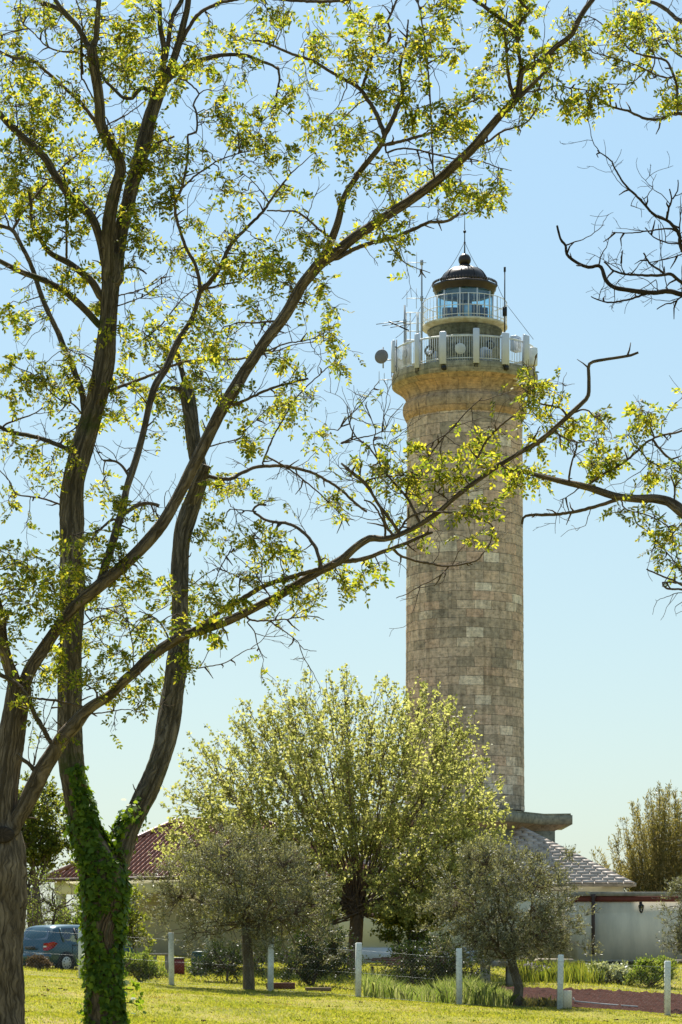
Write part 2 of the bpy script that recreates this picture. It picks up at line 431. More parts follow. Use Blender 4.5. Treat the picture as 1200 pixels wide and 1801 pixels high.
M = dict(
    bark=barkmat('locust bark', (0.062, 0.05, 0.038), (0.31, 0.255, 0.195), 26, 7),
    twig=barkmat('twig bark', (0.075, 0.058, 0.043), (0.20, 0.155, 0.115), 30, 12, 0.4),
    deadtwig=barkmat('dead twig bark', (0.025, 0.02, 0.017), (0.075, 0.06, 0.05), 30, 12, 0.4),
    ivybark=barkmat('mossy locust bark', (0.058, 0.05, 0.037), (0.28, 0.24, 0.185), 26, 7, moss=(0.06, 0.07, 0.022)),
    locust=leafmat('locust leaf', [(0.055, 0.075, 0.012), (0.10, 0.11, 0.018), (0.19, 0.165, 0.025)],
                   [(0.10, 0.17, 0.014), (0.36, 0.40, 0.025), (0.78, 0.66, 0.05)], 0.6, 0.55, 0.2),
    maple=leafmat('field maple leaf', [(0.14, 0.16, 0.045), (0.22, 0.225, 0.075), (0.34, 0.32, 0.13)],
                  [(0.32, 0.36, 0.06), (0.54, 0.54, 0.12), (0.68, 0.64, 0.2)], 0.55, 0.5, 0.25),
    olive=leafmat('olive leaf', [(0.095, 0.105, 0.055), (0.19, 0.20, 0.125), (0.40, 0.40, 0.31)],
                  [(0.12, 0.12, 0.03), (0.24, 0.23, 0.06), (0.38, 0.35, 0.14)], 0.36, 0.5, 0.4),
    ivy=leafmat('ivy leaf', [(0.04, 0.09, 0.008), (0.07, 0.13, 0.012), (0.12, 0.19, 0.02)],
                [(0.09, 0.18, 0.006), (0.22, 0.34, 0.012), (0.32, 0.42, 0.02)], 0.45, 0.5, 0.2),
    shrub=leafmat('shrub leaf', [(0.03, 0.05, 0.012), (0.06, 0.09, 0.018), (0.10, 0.12, 0.03)],
                  [(0.12, 0.19, 0.015), (0.34, 0.38, 0.03), (0.52, 0.50, 0.06)], 0.5),
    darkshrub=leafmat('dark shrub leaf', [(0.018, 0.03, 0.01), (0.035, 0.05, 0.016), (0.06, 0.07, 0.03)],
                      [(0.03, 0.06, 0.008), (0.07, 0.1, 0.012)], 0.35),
    pale=leafmat('variegated leaf', [(0.16, 0.2, 0.07), (0.45, 0.46, 0.28), (0.7, 0.7, 0.5)],
                 [(0.3, 0.33, 0.08), (0.6, 0.6, 0.25)], 0.35),
    weed=leafmat('weed leaf', [(0.05, 0.085, 0.018), (0.09, 0.13, 0.03), (0.2, 0.22, 0.07)],
                 [(0.12, 0.22, 0.015), (0.30, 0.38, 0.035), (0.42, 0.44, 0.08)], 0.5),
    tallgrass=leafmat('tall grass blade', [(0.07, 0.11, 0.025), (0.12, 0.16, 0.04), (0.30, 0.31, 0.15)],
                 [(0.18, 0.28, 0.025), (0.34, 0.40, 0.06), (0.52, 0.52, 0.18)], 0.5),
    bamboo=leafmat('bamboo leaf', [(0.09, 0.09, 0.03), (0.17, 0.145, 0.05), (0.30, 0.24, 0.11)],
                   [(0.16, 0.16, 0.03), (0.34, 0.29, 0.05), (0.50, 0.41, 0.11)], 0.42),
    brownbush=leafmat('brown bush leaf', [(0.04, 0.03, 0.02), (0.09, 0.055, 0.035), (0.16, 0.1, 0.06)],
                      [(0.08, 0.05, 0.02), (0.2, 0.12, 0.04)], 0.3),
    grass=leafmat('lawn grass blade', [(0.11, 0.125, 0.015), (0.17, 0.175, 0.022), (0.27, 0.24, 0.06)],
                  [(0.30, 0.37, 0.015), (0.50, 0.51, 0.03), (0.66, 0.58, 0.08)], 0.5, 0.5, 0.25, 0.55),
    flower=leafmat('purple flower', [(0.2, 0.12, 0.35), (0.3, 0.2, 0.45)], [(0.3, 0.2, 0.5)], 0.3),
    white=plain('white painted metal', (0.72, 0.73, 0.71), 0.5, 0, 0.18, 5),
    grey=plain('grey metal', (0.36, 0.38, 0.40), 0.5, 0.3, 0.2, 6),
    pale_grey=plain('pale grey panel', (0.60, 0.63, 0.70), 0.45, 0, 0.12, 2.5),
    black=plain('black metal', (0.025, 0.024, 0.024), 0.45, 0.2, 0.3, 4),
    dome=plain('weathered bronze dome', (0.055, 0.042, 0.036), 0.40, 0.5, 0.45, 2.6, 0.25, 0.5),
    cream=plain('cream painted deck', (0.66, 0.63, 0.50), 0.6, 0, 0.3, 3, 0.0, 0.3, 'Object', None, (0.42, 0.34, 0.2)),
    post=plain('whitewashed concrete', (0.74, 0.77, 0.75), 0.85, 0, 0.3, 7, 0.5, 0.2),
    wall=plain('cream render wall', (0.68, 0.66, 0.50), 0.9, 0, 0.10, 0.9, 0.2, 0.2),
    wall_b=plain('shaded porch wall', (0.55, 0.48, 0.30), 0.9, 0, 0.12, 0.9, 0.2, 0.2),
    wall_w=plain('off white rendered wall', (0.84, 0.73, 0.55), 0.9, 0, 0.26, 1.3, 0.25, 0.2, 'Object', (1, 1, 0.28)),
    parapet=plain('mossy concrete parapet', (0.33, 0.30, 0.25), 0.9, 0, 0.5, 3.5, 0.5, 0.2),
    red_band=plain('red brown painted band', (0.20, 0.055, 0.04), 0.75, 0, 0.25, 4),
    brown=plain('brown painted metal', (0.075, 0.045, 0.035), 0.6, 0, 0.3, 5),
    terracotta=plain('dark red roof tile', (0.28, 0.10, 0.055), 0.34, 0, 0.35, 3, 0.12, 0.6),
    slab=plain('weathered stone slab', (0.34, 0.29, 0.23), 0.9, 0, 0.45, 4, 0.6, 0.2),
    roofstone=plain('grey stone roof slab', (0.50, 0.41, 0.34), 0.6, 0, 0.4, 1.6, 0.5, 0.3),
    soil=plain('red brown dug soil', (0.052, 0.015, 0.009), 0.95, 0, 0.55, 7, 0.9, 0.1),
    wood=plain('weathered board', (0.22, 0.15, 0.10), 0.85, 0, 0.4, 6, 0.4, 0.2),
    rust=plain('rusty red board', (0.17, 0.07, 0.045), 0.85, 0, 0.4, 6, 0.4, 0.2),
    pipe=plain('grey plastic pipe', (0.5, 0.5, 0.5), 0.5),
    teal=plain('dark green plastic', (0.02, 0.06, 0.05), 0.5),
    wire=plain('galvanised wire', (0.22, 0.23, 0.23), 0.5, 0.4, 0.2, 9),
    cable=plain('dark cable', (0.10, 0.11, 0.12), 0.6),
    carpaint=plain('blue grey car paint', (0.036, 0.088, 0.118), 0.28, 0.4, 0.06, 1.0, 0, 0.6),
    tyre=plain('tyre rubber', (0.02, 0.02, 0.02), 0.85),
    rim=plain('silver wheel cover', (0.50, 0.50, 0.46), 0.4, 0.3, 0.1, 5),
    tail=plain('red tail light lens', (0.50, 0.02, 0.03), 0.15, 0, 0.15, 9, 0, 0.6),
    lens_white=plain('clear light lens', (0.7, 0.68, 0.66), 0.2),
    darkplastic=plain('dark car trim', (0.03, 0.032, 0.035), 0.5),
    seat=plain('dark seat fabric', (0.03, 0.03, 0.035), 0.9),
    carglass=glassmat('car window glass', (0.42, 0.47, 0.45), 0.12),
    lampglass=glassmat('lamp glass', (0.7, 0.7, 0.65), 0.2),
    watch=stonemat('dark lichen stone', 0.9, 0.5, [(0.0, (0.13, 0.145, 0.125)), (0.6, (0.22, 0.24, 0.20)), (1.0, (0.32, 0.33, 0.28))], mortar=0.01),
    lantern=glassmat('lantern glass', (0.62, 0.84, 0.92), 0.10),
    blue=plain('deep blue lantern ceiling', (0.018, 0.055, 0.12), 0.5, 0, 0.15, 1.2),
    bluebox=plain('dark blue equipment case', (0.03, 0.05, 0.09), 0.5),
    shaft=stonemat('coursed limestone', 0.84, 0.455,
                   [(0.0, (0.38, 0.325, 0.26)), (0.22, (0.52, 0.42, 0.33)), (0.45, (0.63, 0.51, 0.405)), (0.62, (0.61, 0.475, 0.37)),
                    (0.80, (0.64, 0.465, 0.36)), (0.92, (0.70, 0.58, 0.465)), (1.0, (0.80, 0.71, 0.60))]),
    cornice=stonemat('stained cornice stone', 1.1, 0.7,
                     [(0.0, (0.36, 0.29, 0.21)), (0.4, (0.47, 0.35, 0.245)), (0.7, (0.53, 0.36, 0.22)), (1.0, (0.43, 0.36, 0.28))], mortar=0.008),
    greystone=stonemat('lichen grey stone', 1.0, 0.6,
                       [(0.0, (0.27, 0.265, 0.20)), (0.5, (0.36, 0.34, 0.27)), (1.0, (0.43, 0.38, 0.29))], mortar=0.008),
)

def groundmat():
    m, n, l, out = nt('lawn')
    b = n.new('ShaderNodeBsdfPrincipled'); b.inputs['Roughness'].default_value = 0.95; b.inputs['Specular IOR Level'].default_value = 0.1
    t = tex(n, l, 'noise', 0.35, 'Object', 6, 0.65)
    r = ramp(n, [(0.3, (0.12, 0.13, 0.02)), (0.5, (0.24, 0.22, 0.04)), (0.7, (0.30, 0.22, 0.08))]); l.new(t.outputs['Fac'], r.inputs[0])
    t2 = tex(n, l, 'noise', 2.6, 'Object', 5, 0.7)
    r2 = ramp(n, [(0.3, (0.6, 0.6, 0.6)), (0.6, (1.1, 1.1, 1.1))]); l.new(t2.outputs['Fac'], r2.inputs[0])
    c = mix(n, l, 1.0, r.outputs[0], r2.outputs[0], 'MULTIPLY')
    l.new(c, b.inputs['Base Color'])
    bp = n.new('ShaderNodeBump'); bp.inputs['Strength'].default_value = 0.7; bp.inputs['Distance'].default_value = 0.08
    l.new(t2.outputs['Fac'], bp.inputs['Height']); l.new(bp.outputs[0], b.inputs['Normal'])
    l.new(b.outputs[0], out.inputs[0])
    return m
M['lawn'] = groundmat()
# ---------------------------------------------------------------- the ground, one sheet out to the horizon
def build_ground():
    xs = np.r_[-4000, -1500, -600, -250, -120, -70, -45, np.arange(-30, 30.1, 0.5), 45, 70, 120, 250, 600, 1500, 4000]
    ys = np.r_[-60, -20, 0, 15, np.arange(24, 110.1, 0.5), 116, 125, 140, 170, 230, 350, 600, 1200, 2500, 6000]
    X, Y = np.meshgrid(xs, ys)
    Z = ground(X, Y)
    v = np.stack([X, Y, Z], -1).reshape(-1, 3)
    nx, ny = len(xs), len(ys)
    i = np.arange(ny - 1)[:, None] * nx; j = np.arange(nx - 1)[None]
    q = np.stack([i + j, i + j + 1, i + nx + j + 1, i + nx + j], -1).reshape(-1, 4)
    mb = MB(); mb.add(v, q)
    tag(mb.build('ground', M['lawn'], smooth=True), kind='structure')
build_ground()

def build_soil():
    xs = np.arange(4.6, 16.01, 0.09); ys = np.arange(67.2, 80.01, 0.12)
    X, Y = np.meshgrid(xs, ys)
    lump = sum(np.sin(X * f + Y * g + p) for f, g, p in ((9, 4, 0), (-7, 11, 1), (15, -6, 2), (4, 13, 4))) * 0.018
    Y = Y + 0.12 * np.sin(X * 1.3) + 0.08 * np.sin(X * 4.1 + 1)
    e = np.minimum(np.minimum(X - 4.6, 16 - X), np.minimum(Y - 67.2, 80.2 - Y))
    Z = ground(X, Y) + 0.02 + smooth(e / 0.5) * (0.07 + lump + 0.07 * R.random(X.shape) ** 2)
    v = np.stack([X, Y, Z], -1).reshape(-1, 3); nx, ny = len(xs), len(ys)
    i = np.arange(ny - 1)[:, None] * nx; j = np.arange(nx - 1)[None]
    q = np.stack([i + j, i + j + 1, i + nx + j + 1, i + nx + j], -1).reshape(-1, 4)
    mb = MB(); mb.add(v, q)
    tag(mb.build('soil_bed', M['soil'], smooth=False), kind='structure')
build_soil()

# ---------------------------------------------------------------- the lighthouse
TX, TY = PX(817.5, 115), 115.0
TB = (TX, TY, 0.42)
def tz(py): return PZ(py, TY)

LH = thing('lighthouse', TB, 'tall round lighthouse of weathered stone blocks with dark domed lantern and gallery', 'lighthouse')

def build_lighthouse():
    # shaft
    z0, z1 = tz(1427), tz(739)
    n = 150; seg = 160
    zz = np.linspace(z0, z1, n)
    k = (zz - z0) / (z1 - z0)
    rad = 2.83 - 0.10 * k
    a = np.linspace(0, 2 * np.pi, seg + 1)
    course = np.floor(zz / 0.455)
    rr = rad[:, None] + 0.012 * np.sin(course[:, None] * 12.9 + np.floor(a[None] * 20 + course[:, None] * .47) * 78.2) + 0.006 * R.standard_normal((n, seg + 1))
    rr[:, -1] = rr[:, 0]
    v = np.stack([TX + rr * np.cos(a)[None], TY + rr * np.sin(a)[None], np.broadcast_to(zz[:, None], rr.shape)], -1).reshape(-1, 3)
    uv = np.stack([np.broadcast_to(a[None] * 2.8 + 20, rr.shape), np.broadcast_to(zz[:, None] + 7, rr.shape)], -1).reshape(-1, 2)
    i = np.arange(n - 1)[:, None] * (seg + 1); j = np.arange(seg)[None]
    q = np.stack([i + j, i + j + 1, i + seg + 2 + j, i + seg + 1 + j], -1).reshape(-1, 4)
    mb = MB(); mb.add(v, q, uv); mb.build('tower_shaft', M['shaft'], LH, smooth=True)
    # cornice below the gallery
    prof = [(2.72, tz(743)), (2.79, tz(741)), (2.86, tz(736)), (2.93, tz(730)), (2.95, tz(724)), (2.94, tz(717)), (2.88, tz(712.5)), (2.80, tz(711)), (2.80, tz(706)),
            (2.83, tz(702)), (2.92, tz(697)), (3.06, tz(692)), (3.22, tz(687.5)), (3.36, tz(684)), (3.41, tz(683)), (3.44, tz(682))]
    mb = MB(); mb.lathe(prof, (TX, TY, 0), 96, uvr=3.0); mb.build('cornice', M['cornice'], LH, smooth=True)
    mb = MB(); mb.lathe([(3.44, tz(682)), (3.46, tz(681.6)), (3.475, tz(672)), (3.475, tz(664)), (3.44, tz(662.6)), (0.3, tz(662.4))], (TX, TY, 0), 96, uvr=3.4)
    mb.build('gallery_slab', M['greystone'], LH)
    # plinth
    pl = [(-5.0, -1.2), (-3.6, -2.2), (-2.3, -5.6), (1.5, -5.6), (3.7, -1.6), (4.95, -1.9), (5.03, 4.6), (-5.0, 4.6)]
    def off(d): return [(TX + x * d, TY + y * d) for x, y in pl]
    mb = MB(); mb.prism(off(0.84), 2.0, tz(1464)); mb.build('plinth', M['greystone'], LH)
    mb = MB()
    lev = [(0.845, tz(1463.5)), (0.86, tz(1461)), (0.90, tz(1457)), (0.94, tz(1454)), (0.95, tz(1453))]
    vs = []; fs = []
    for s, z in lev: vs += [(x, y, z) for x, y in off(s)]
    for g in range(len(lev) - 1):
        for k2 in range(8): fs.append((g * 8 + k2, g * 8 + (k2 + 1) % 8, g * 8 + 8 + (k2 + 1) % 8, g * 8 + 8 + k2))
    mb.add(vs, fs); mb.build('plinth_moulding', M['cornice'], LH)
    mb = MB(); mb.prism(off(1.0), tz(1452.8), tz(1437)); mb.prism(off(0.985), tz(1436.9), tz(1434))
    mb.build('plinth_slab', M['greystone'], LH)
    # lower gallery rail
    zb = tz(662.4)
    rl = MB(); Rr = 3.36
    for h in (0.10, 1.12, 1.16):
        a = np.linspace(0, 2 * np.pi, 73)
        rl.tube(np.c_[TX + Rr * np.cos(a), TY + Rr * np.sin(a), np.full(73, zb + h)], 0.024, 5, False)
    rl.build('gallery_rail', M['white'], LH)
    bl = MB()
    for k2 in range(190):
        a = 2 * math.pi * k2 / 190
        x, y = TX + Rr * math.cos(a), TY + Rr * math.sin(a)
        bl.box((x, y, zb + 0.58), (0.022, 0.022, 1.12), a)
    tag(bl.build('balusters', M['white'], LH), kind='stuff')
    # watch room
    mb = MB(); zd = tz(583)
    mb.lathe([(1.70, zb - 0.0), (1.70, zd - 0.12), (1.78, zd - 0.1), (1.78, zd)], (TX, TY, 0), 64, uvr=1.7); mb.build('watch_room', M['watch'], LH, smooth=False)
    mb = MB()
    mb.lathe([(1.72, zd + 0.0), (1.90, zd + 0.06), (1.99, zd + 0.115), (2.03, zd + 0.125), (2.03, zd + 0.22), (1.99, zd + 0.24), (0.2, zd + 0.24)], (TX, TY, 0), 64); mb.build('lantern_deck', M['cream'], LH)
    zl = zd + 0.24
    mb = MB(); Ru = 1.99
    for h in (0.12, 0.55, 1.08):
        a = np.linspace(0, 2 * np.pi, 65)
        mb.tube(np.c_[TX + Ru * np.cos(a), TY + Ru * np.sin(a), np.full(65, zl + h)], 0.02, 5, False)
    for k2 in range(48):
        a = 2 * math.pi * (k2 + .3) / 48
        mb.cyl((TX + Ru * math.cos(a), TY + Ru * math.sin(a), zl), (TX + Ru * math.cos(a), TY + Ru * math.sin(a), zl + 1.08), 0.03 if k2 % 6 == 0 else 0.011, 5)
    mb.build('lantern_rail', M['white'], LH)
    # lantern: octagonal, low white kerb, panes, mullions
    Rg = 1.33; zt = tz(510)
    mb = MB(); mb.lathe([(Rg + 0.03, zl), (Rg + 0.03, zl + 0.16), (Rg - 0.06, zl + 0.16)], (TX, TY, 0), 10); mb.build('lantern_kerb', M['white'], LH)
    NP = 10
    ang = [2 * math.pi * (k2 + 0.15) / NP for k2 in range(NP)]
    for k2 in range(NP):
        a, b = ang[k2], ang[(k2 + 1) % NP]
        p = np.array([TX + Rg * math.cos(a), TY + Rg * math.sin(a)]); q2 = np.array([TX + Rg * math.cos(b), TY + Rg * math.sin(b)])
        mb = MB()
        mb.add([(p[0], p[1], zl + 0.17), (q2[0], q2[1], zl + 0.17), (q2[0], q2[1], zt), (p[0], p[1], zt)], [(0, 1, 2, 3)])
        mb.build('lantern_pane', M['lantern'], LH)
        mb = MB(); mb.cyl((p[0], p[1], zl + 0.16), (p[0], p[1], zt + 0.02), 0.042, 6)
        mb.build('mullion', M['pale_grey'], LH)
    mb = MB()
    # deep blue lining: a frieze under the roof and a ceiling cone
    mb.lathe([(Rg - 0.01, zt - 0.05), (Rg - 0.04, zt), (0.45, zt + 0.12), (0.05, zt + 0.14)], (TX, TY, 0), 40); mb.build('lantern_lining', M['blue'], LH)
    mb = MB(); mb.lathe([(0.38, zl + 0.1), (0.38, zl + 0.45), (0.25, zl + 0.5), (0.32, zl + 0.75), (0.36, zl + 1.1), (0.32, zl + 1.5), (0.2, zl + 1.62), (0.0, zl + 1.66)], (TX, TY, 0), 24)
    mb.build('lamp_lens', M['bluebox'], LH, smooth=True)
    mb = MB()
    for c_, d_ in (((-0.7, -0.4, 0.45), (0.75, 0.4, 0.62)), ((0.55, -0.55, 0.5), (0.5, 0.4, 0.7)), ((0.95, 0.1, 0.5), (0.3, 0.5, 0.75))):
        mb = MB(); mb.bevbox((TX + c_[0], TY + c_[1], zl + c_[2]), d_); mb.build('lamp_equipment', M['bluebox'], LH)
    mb = MB(); mb.box((TX + 0.1, TY - 0.98, zl + 0.5), (0.36, 0.2, 0.5)); mb.build('equipment_case', M['pale_grey'], LH)
    # roof
    mb = MB()
    ze = tz(517)
    mb.lathe([(1.30, ze + 0.03), (1.44, ze - 0.03), (1.47, ze + 0.02), (1.475, ze + 0.10), (1.51, ze + 0.12), (1.52, ze + 0.20), (1.58, ze + 0.24), (1.585, ze + 0.34), (1.52, ze + 0.36),
              (1.14, ze + 0.47)], (TX, TY, 0), 10, 0.3, 0.3 + 2 * math.pi)
    mb.build('roof_eave', M['dome'], LH)
    th = np.linspace(0, 1, 14)
    prof = [(1.13 * math.cos(t * 1.33) ** 0.9 , ze + 0.50 + 0.78 * math.sin(t * 1.33)) for t in th]
    prof += [(0.27, ze + 1.29), (0.27, ze + 1.36), (0.2, ze + 1.38), (0.2, ze + 1.46), (0.27, ze + 1.48), (0.25, ze + 1.53), (0.12, ze + 1.56)]
    dm = MB(); dm.lathe(prof, (TX, TY, 0), 40); d = dm.build('dome', M['dome'], LH, smooth=True)
    mb = MB()
    for k2 in range(10):
        a = ang[k2]
        mb.tube([(TX + (r + 0.012) * math.cos(a), TY + (r + 0.012) * math.sin(a), z) for r, z in prof[:14]], 0.022, 5)
    mb.build('dome_rib', M['dome'], d)
    # pierced crest round the eave
    mb = MB()
    for k2 in range(64):
        a = 2 * math.pi * k2 / 64
        mb.box((TX + 1.54 * math.cos(a), TY + 1.54 * math.sin(a), ze + 0.43), (0.03, 0.10, 0.12), a)
    mb.build('eave_crest', M['dome'], LH)
    mb = MB(); zball = tz(457.5); mb.sphere((TX, TY, zball), 0.305, 20); mb.build('ball_finial', M['dome'], LH, smooth=True)
    mb = MB(); mb.tube([(TX, TY, zball + 0.25), (TX, TY, tz(430)), (TX, TY, tz(407)), (TX, TY, tz(375))], [0.04, 0.03, 0.022, 0.012], 6)
    mb.sphere((TX, TY, tz(426.5)), 0.05, 8); mb.sphere((TX, TY, tz(407.5)), 0.075, 8)
    mb.build('lightning_rod', M['black'], LH)
    def wire(p, q, sag, r=0.012):
        p = np.array(p); q = np.array(q); t = np.linspace(0, 1, 12)[:, None]
        w = MB(); w.tube(p + (q - p) * t + np.array([0, 0, -sag]) * (4 * t * (1 - t)), r, 4); w.build('lightning_cable', M['cable'], LH)
    zr = tz(425)
    wire((TX, TY - 0.02, zr), (TX - 1.55, TY - 0.35, ze + 0.42), 0.35); wire((TX, TY + 0.02, zr), (TX + 1.52, TY - 0.3, ze + 0.45), 0.45)
    wire((TX - 1.55, TY - 0.35, ze + 0.40), (TX - 3.3, TY - 0.6, tz(600)), 0.35); wire((TX + 1.52, TY - 0.3, ze + 0.40), (TX + 2.0, TY - .4, zl + 1.0), 0.1)
    wire((TX + 2.0, TY - .4, zl + 0.9), (TX + 3.2, TY - .9, tz(605)), 0.0)
    return zb, zl
ZB, ZL = build_lighthouse()

# ---------------------------------------------------------------- antennas on the gallery
def ring(px, r=3.55):
    """point on the gallery edge (camera side) that shows at column px"""
    dx = PX(px, TY) - TX
    s = max(-0.999, min(0.999, dx / r))
    a = math.asin(s)
    return TX + r * s, TY - r * math.cos(a), a

def panel_antenna(px, wpx, top, bot, label):
    x, y, a = ring(px)
    zt, zbm = PZ(top, y), PZ(bot, y)
    w = wpx / F * y
    t = thing('panel_antenna', (x, y, zbm), label, 'antenna', 'panel antennas clamped to the gallery rail')
    mb = MB(); mb.bevbox((x, y, (zt + zbm) / 2), (w, 0.13, zt - zbm), a, 0.03); mb.build('housing', M['pale_grey'], t)
    mb = MB(); xi, yi = x - 0.16 * math.sin(a), y + 0.16 * math.cos(a)
    mb.cyl((xi, yi, zbm - 0.15), (xi, yi, zt + 0.05), 0.035, 6)
    for k in (0.2, 0.8): mb.box(((x + xi) / 2, (y + yi) / 2, zbm + (zt - zbm) * k), (0.09, 0.2, 0.08), a)
    mb.build('bracket', M['grey'], t)
    mb = MB()
    for s in (-0.25, 0, 0.25):
        mb.tube([(x + s * w, y, zbm + 0.02), (x + s * w, y + 0.02, zbm - 0.1), (x + s * w, y + 0.12, zbm - 0.2)], 0.015, 4)
    mb.build('connector_cable', M['black'], t)
for args in [(691, 11, 599, 655, 'pale panel antenna beside the grey dish at the left end of the gallery'),
             (730.5, 10, 587, 647, 'narrow pale panel antenna below the tall aerial mast'),
             (774, 12, 583, 640, 'pale panel antenna left of the white dish on the gallery'),
             (830.5, 11, 577, 638, 'tallest pale panel antenna at the front centre of the gallery'),
             (881.5, 15, 585, 641, 'widest pale panel antenna below the right whip aerial'),
             (919.5, 15, 589, 641, 'grey panel antenna next to the curved white drum at the right')]:
    panel_antenna(*args)

def dish(name, c, r, yaw, m, label):
    t = thing(name, (c[0], c[1], c[2] - r), label, 'dish antenna')
    d = np.array([math.sin(yaw), -math.cos(yaw), 0]); u = np.array([math.cos(yaw), math.sin(yaw), 0]); w = np.array([0, 0, 1.0])
    a = np.linspace(0, 2 * np.pi, 25)[:-1]
    vs = []; fs = []
    for rr, dd in ((0.02, 0.10), (0.5, 0.085), (0.98, 0.02), (1.0, 0.0), (0.97, -0.05), (0.5, -0.16), (0.02, -0.2)):
        vs += [np.array(c) + d * dd * r * 1.6 + (u * np.cos(k) + w * np.sin(k)) * r * rr for k in a]
    for g in range(6):
        for k in range(24): fs.append((g * 24 + k, g * 24 + (k + 1) % 24, g * 24 + 24 + (k + 1) % 24, g * 24 + 24 + k))
    fs.append(tuple(range(23, -1, -1))); fs.append(tuple(range(144, 168)))
    mb = MB(); mb.add(vs, fs); mb.build('reflector', m, t, smooth=True)
    mb = MB(); b = np.array(c) - d * 0.25
    mb.cyl(tuple(np.array(c) - d * r * 0.2), tuple(b), 0.06, 8); mb.cyl(tuple(b + np.array([0, 0, -0.5])), tuple(b + np.array([0, 0, 0.5])), 0.035, 6)
    mb.cyl(tuple(b + np.array([0, 0, -.1])), (TX + (b[0] - TX) * 0.85, TY + (b[1] - TY) * 0.85, b[2] - 0.1), 0.03, 6)
    mb.build('mount', M['grey'], t)
x, y, a = ring(686, 3.6)
dish('dish_antenna', (PX(671, 114.6), 114.4, PZ(627, 114.4)), 0.34, -0.35, plain('grey dish shell', (0.2, 0.19, 0.2), 0.6), 'round grey dish antenna sticking out from the left end of the gallery')
x, y, a = ring(804, 3.2)
dish('dish_antenna', (x, y, PZ(613, y)), 0.26, 0.1, M['white'], 'white dish antenna behind the front balusters of the gallery')
def drum():
    x, y, a = ring(932, 3.5)
    z0, z1 = PZ(643, y), PZ(612, y)
    t = thing('drum_antenna', (x, y, z0), 'curved white drum antenna at the right end of the gallery', 'antenna')
    mb = MB(); mb.lathe([(0.01, z0), (0.22, z0), (0.24, z0 + 0.03), (0.24, z1 - 0.03), (0.2, z1), (0.01, z1 + 0.03)], (x, y, 0), 20); mb.build('cover', M['white'], t, smooth=True)
    mb = MB(); mb.cyl((x, y + 0.1, z0 - 0.3), (x, y + 0.1, z0), 0.04, 6); mb.build('mount', M['grey'], t)
drum()
def cabinet(px, top, bot, w, r, label):
    x, y, a = ring(px, r)
    z0, z1 = PZ(bot, y), PZ(top, y)
    t = thing('equipment_cabinet', (x, y, z0), label, 'equipment cabinet', 'radio cabinets standing on the gallery')
    mb = MB(); mb.bevbox((x, y, (z0 + z1) / 2), (w, 0.35, z1 - z0), a, 0.02); mb.build('casing', M['pale_grey'], t)
    mb = MB(); mb.box((x + .19 * math.sin(a), y - .19 * math.cos(a), (z0 + z1) / 2), (w * 0.7, 0.02, (z1 - z0) * 0.6), a); mb.build('vent_panel', M['grey'], t)
cabinet(904, 592, 618, 0.55, 2.7, 'pale equipment cabinet standing right of the widest panel antenna')
cabinet(716, 600, 640, 0.5, 2.75, 'pale equipment cabinet behind the rail left of the narrow panel antenna')
cabinet(757, 618, 640, 0.4, 2.6, 'low pale equipment cabinet behind the balusters between two panel antennas')
cabinet(850, 612, 638, 0.45, 2.4, 'pale equipment cabinet behind the balusters right of the front centre panel')

def mast(px, y, top, bot, r, label, arms=(), name='aerial_mast'):
    x = PX(px, y); z0, z1 = PZ(bot, y), PZ(top, y)
    t = thing(name, (x, y, z0), label, 'aerial')
    mb = MB(); mb.tube([(x, y, z0), (x, y, z1)], [r, r * 0.8], 6); mb.build('pole', M['grey'] if arms else M['black'], t)
    for (az, xa, xb, els) in arms:
        mb = MB(); z = PZ(az, y)
        mb.cyl((PX(xa, y), y, z), (PX(xb, y), y, z), 0.018, 5)
        for ex, h in els: mb.cyl((PX(ex, y), y, z - h), (PX(ex, y), y, z + h), 0.012, 4)
        mb.box((x, y, z), (0.14, 0.14, 0.2)); mb.build('yagi_element', M['grey'], t)
    if not arms:
        mb = MB(); mb.cyl((x, y, z1), (x, y, z1 + 0.22), 0.055, 6); mb.build('tip', M['black'], t)
        mb = MB(); mb.box((x, y, PZ(548, y)), (0.2, 0.2, 0.4)); mb.build('junction_box', M['black'], t)
mast(742, 114.2, 457, 650, 0.05, 'tall aerial mast carrying two small yagi arrays left of the lantern',
     ((462, 716, 750, ((716, 0.42), (733, 0.5))), (525, 715, 750, ((716, 0.4), (732.5, 0.48)))))
mast(712, 114.0, 537, 655, 0.06, 'shorter grey aerial pole at the left of the gallery with crossed yagi',
     ((566, 697, 722, ((700, 0.05),)),))
mast(888, 113.6, 478, 590, 0.035, 'black whip aerial rising from the upper rail right of the lantern')
def crossed_yagi():
    y = 113.2; c = np.array([PX(697, y), y, PZ(571, y)])
    t = thing('yagi_aerial', (c[0], c[1], c[2] - 0.2), 'dark crossed yagi aerial pointing left off the gallery', 'aerial')
    mb = MB(); mb.cyl(tuple(c + (-0.35, -0.1, 0.12)), tuple(c + (0.6, 0.3, -0.2)), 0.035, 5); mb.build('boom', M['black'], t)
    for k, (dx, L) in enumerate(((-0.3, 0.85), (-0.05, 0.8), (0.25, 0.7))):
        p = c + np.array([dx, 0.0, 0.1 - 0.28 * (dx + .3)])
        mb = MB(); mb.cyl(tuple(p + (-L * .75, -0.3, -0.16)), tuple(p + (L * .6, 0.3, 0.15)), 0.017, 5); mb.build('element', M['black'], t)
crossed_yagi()
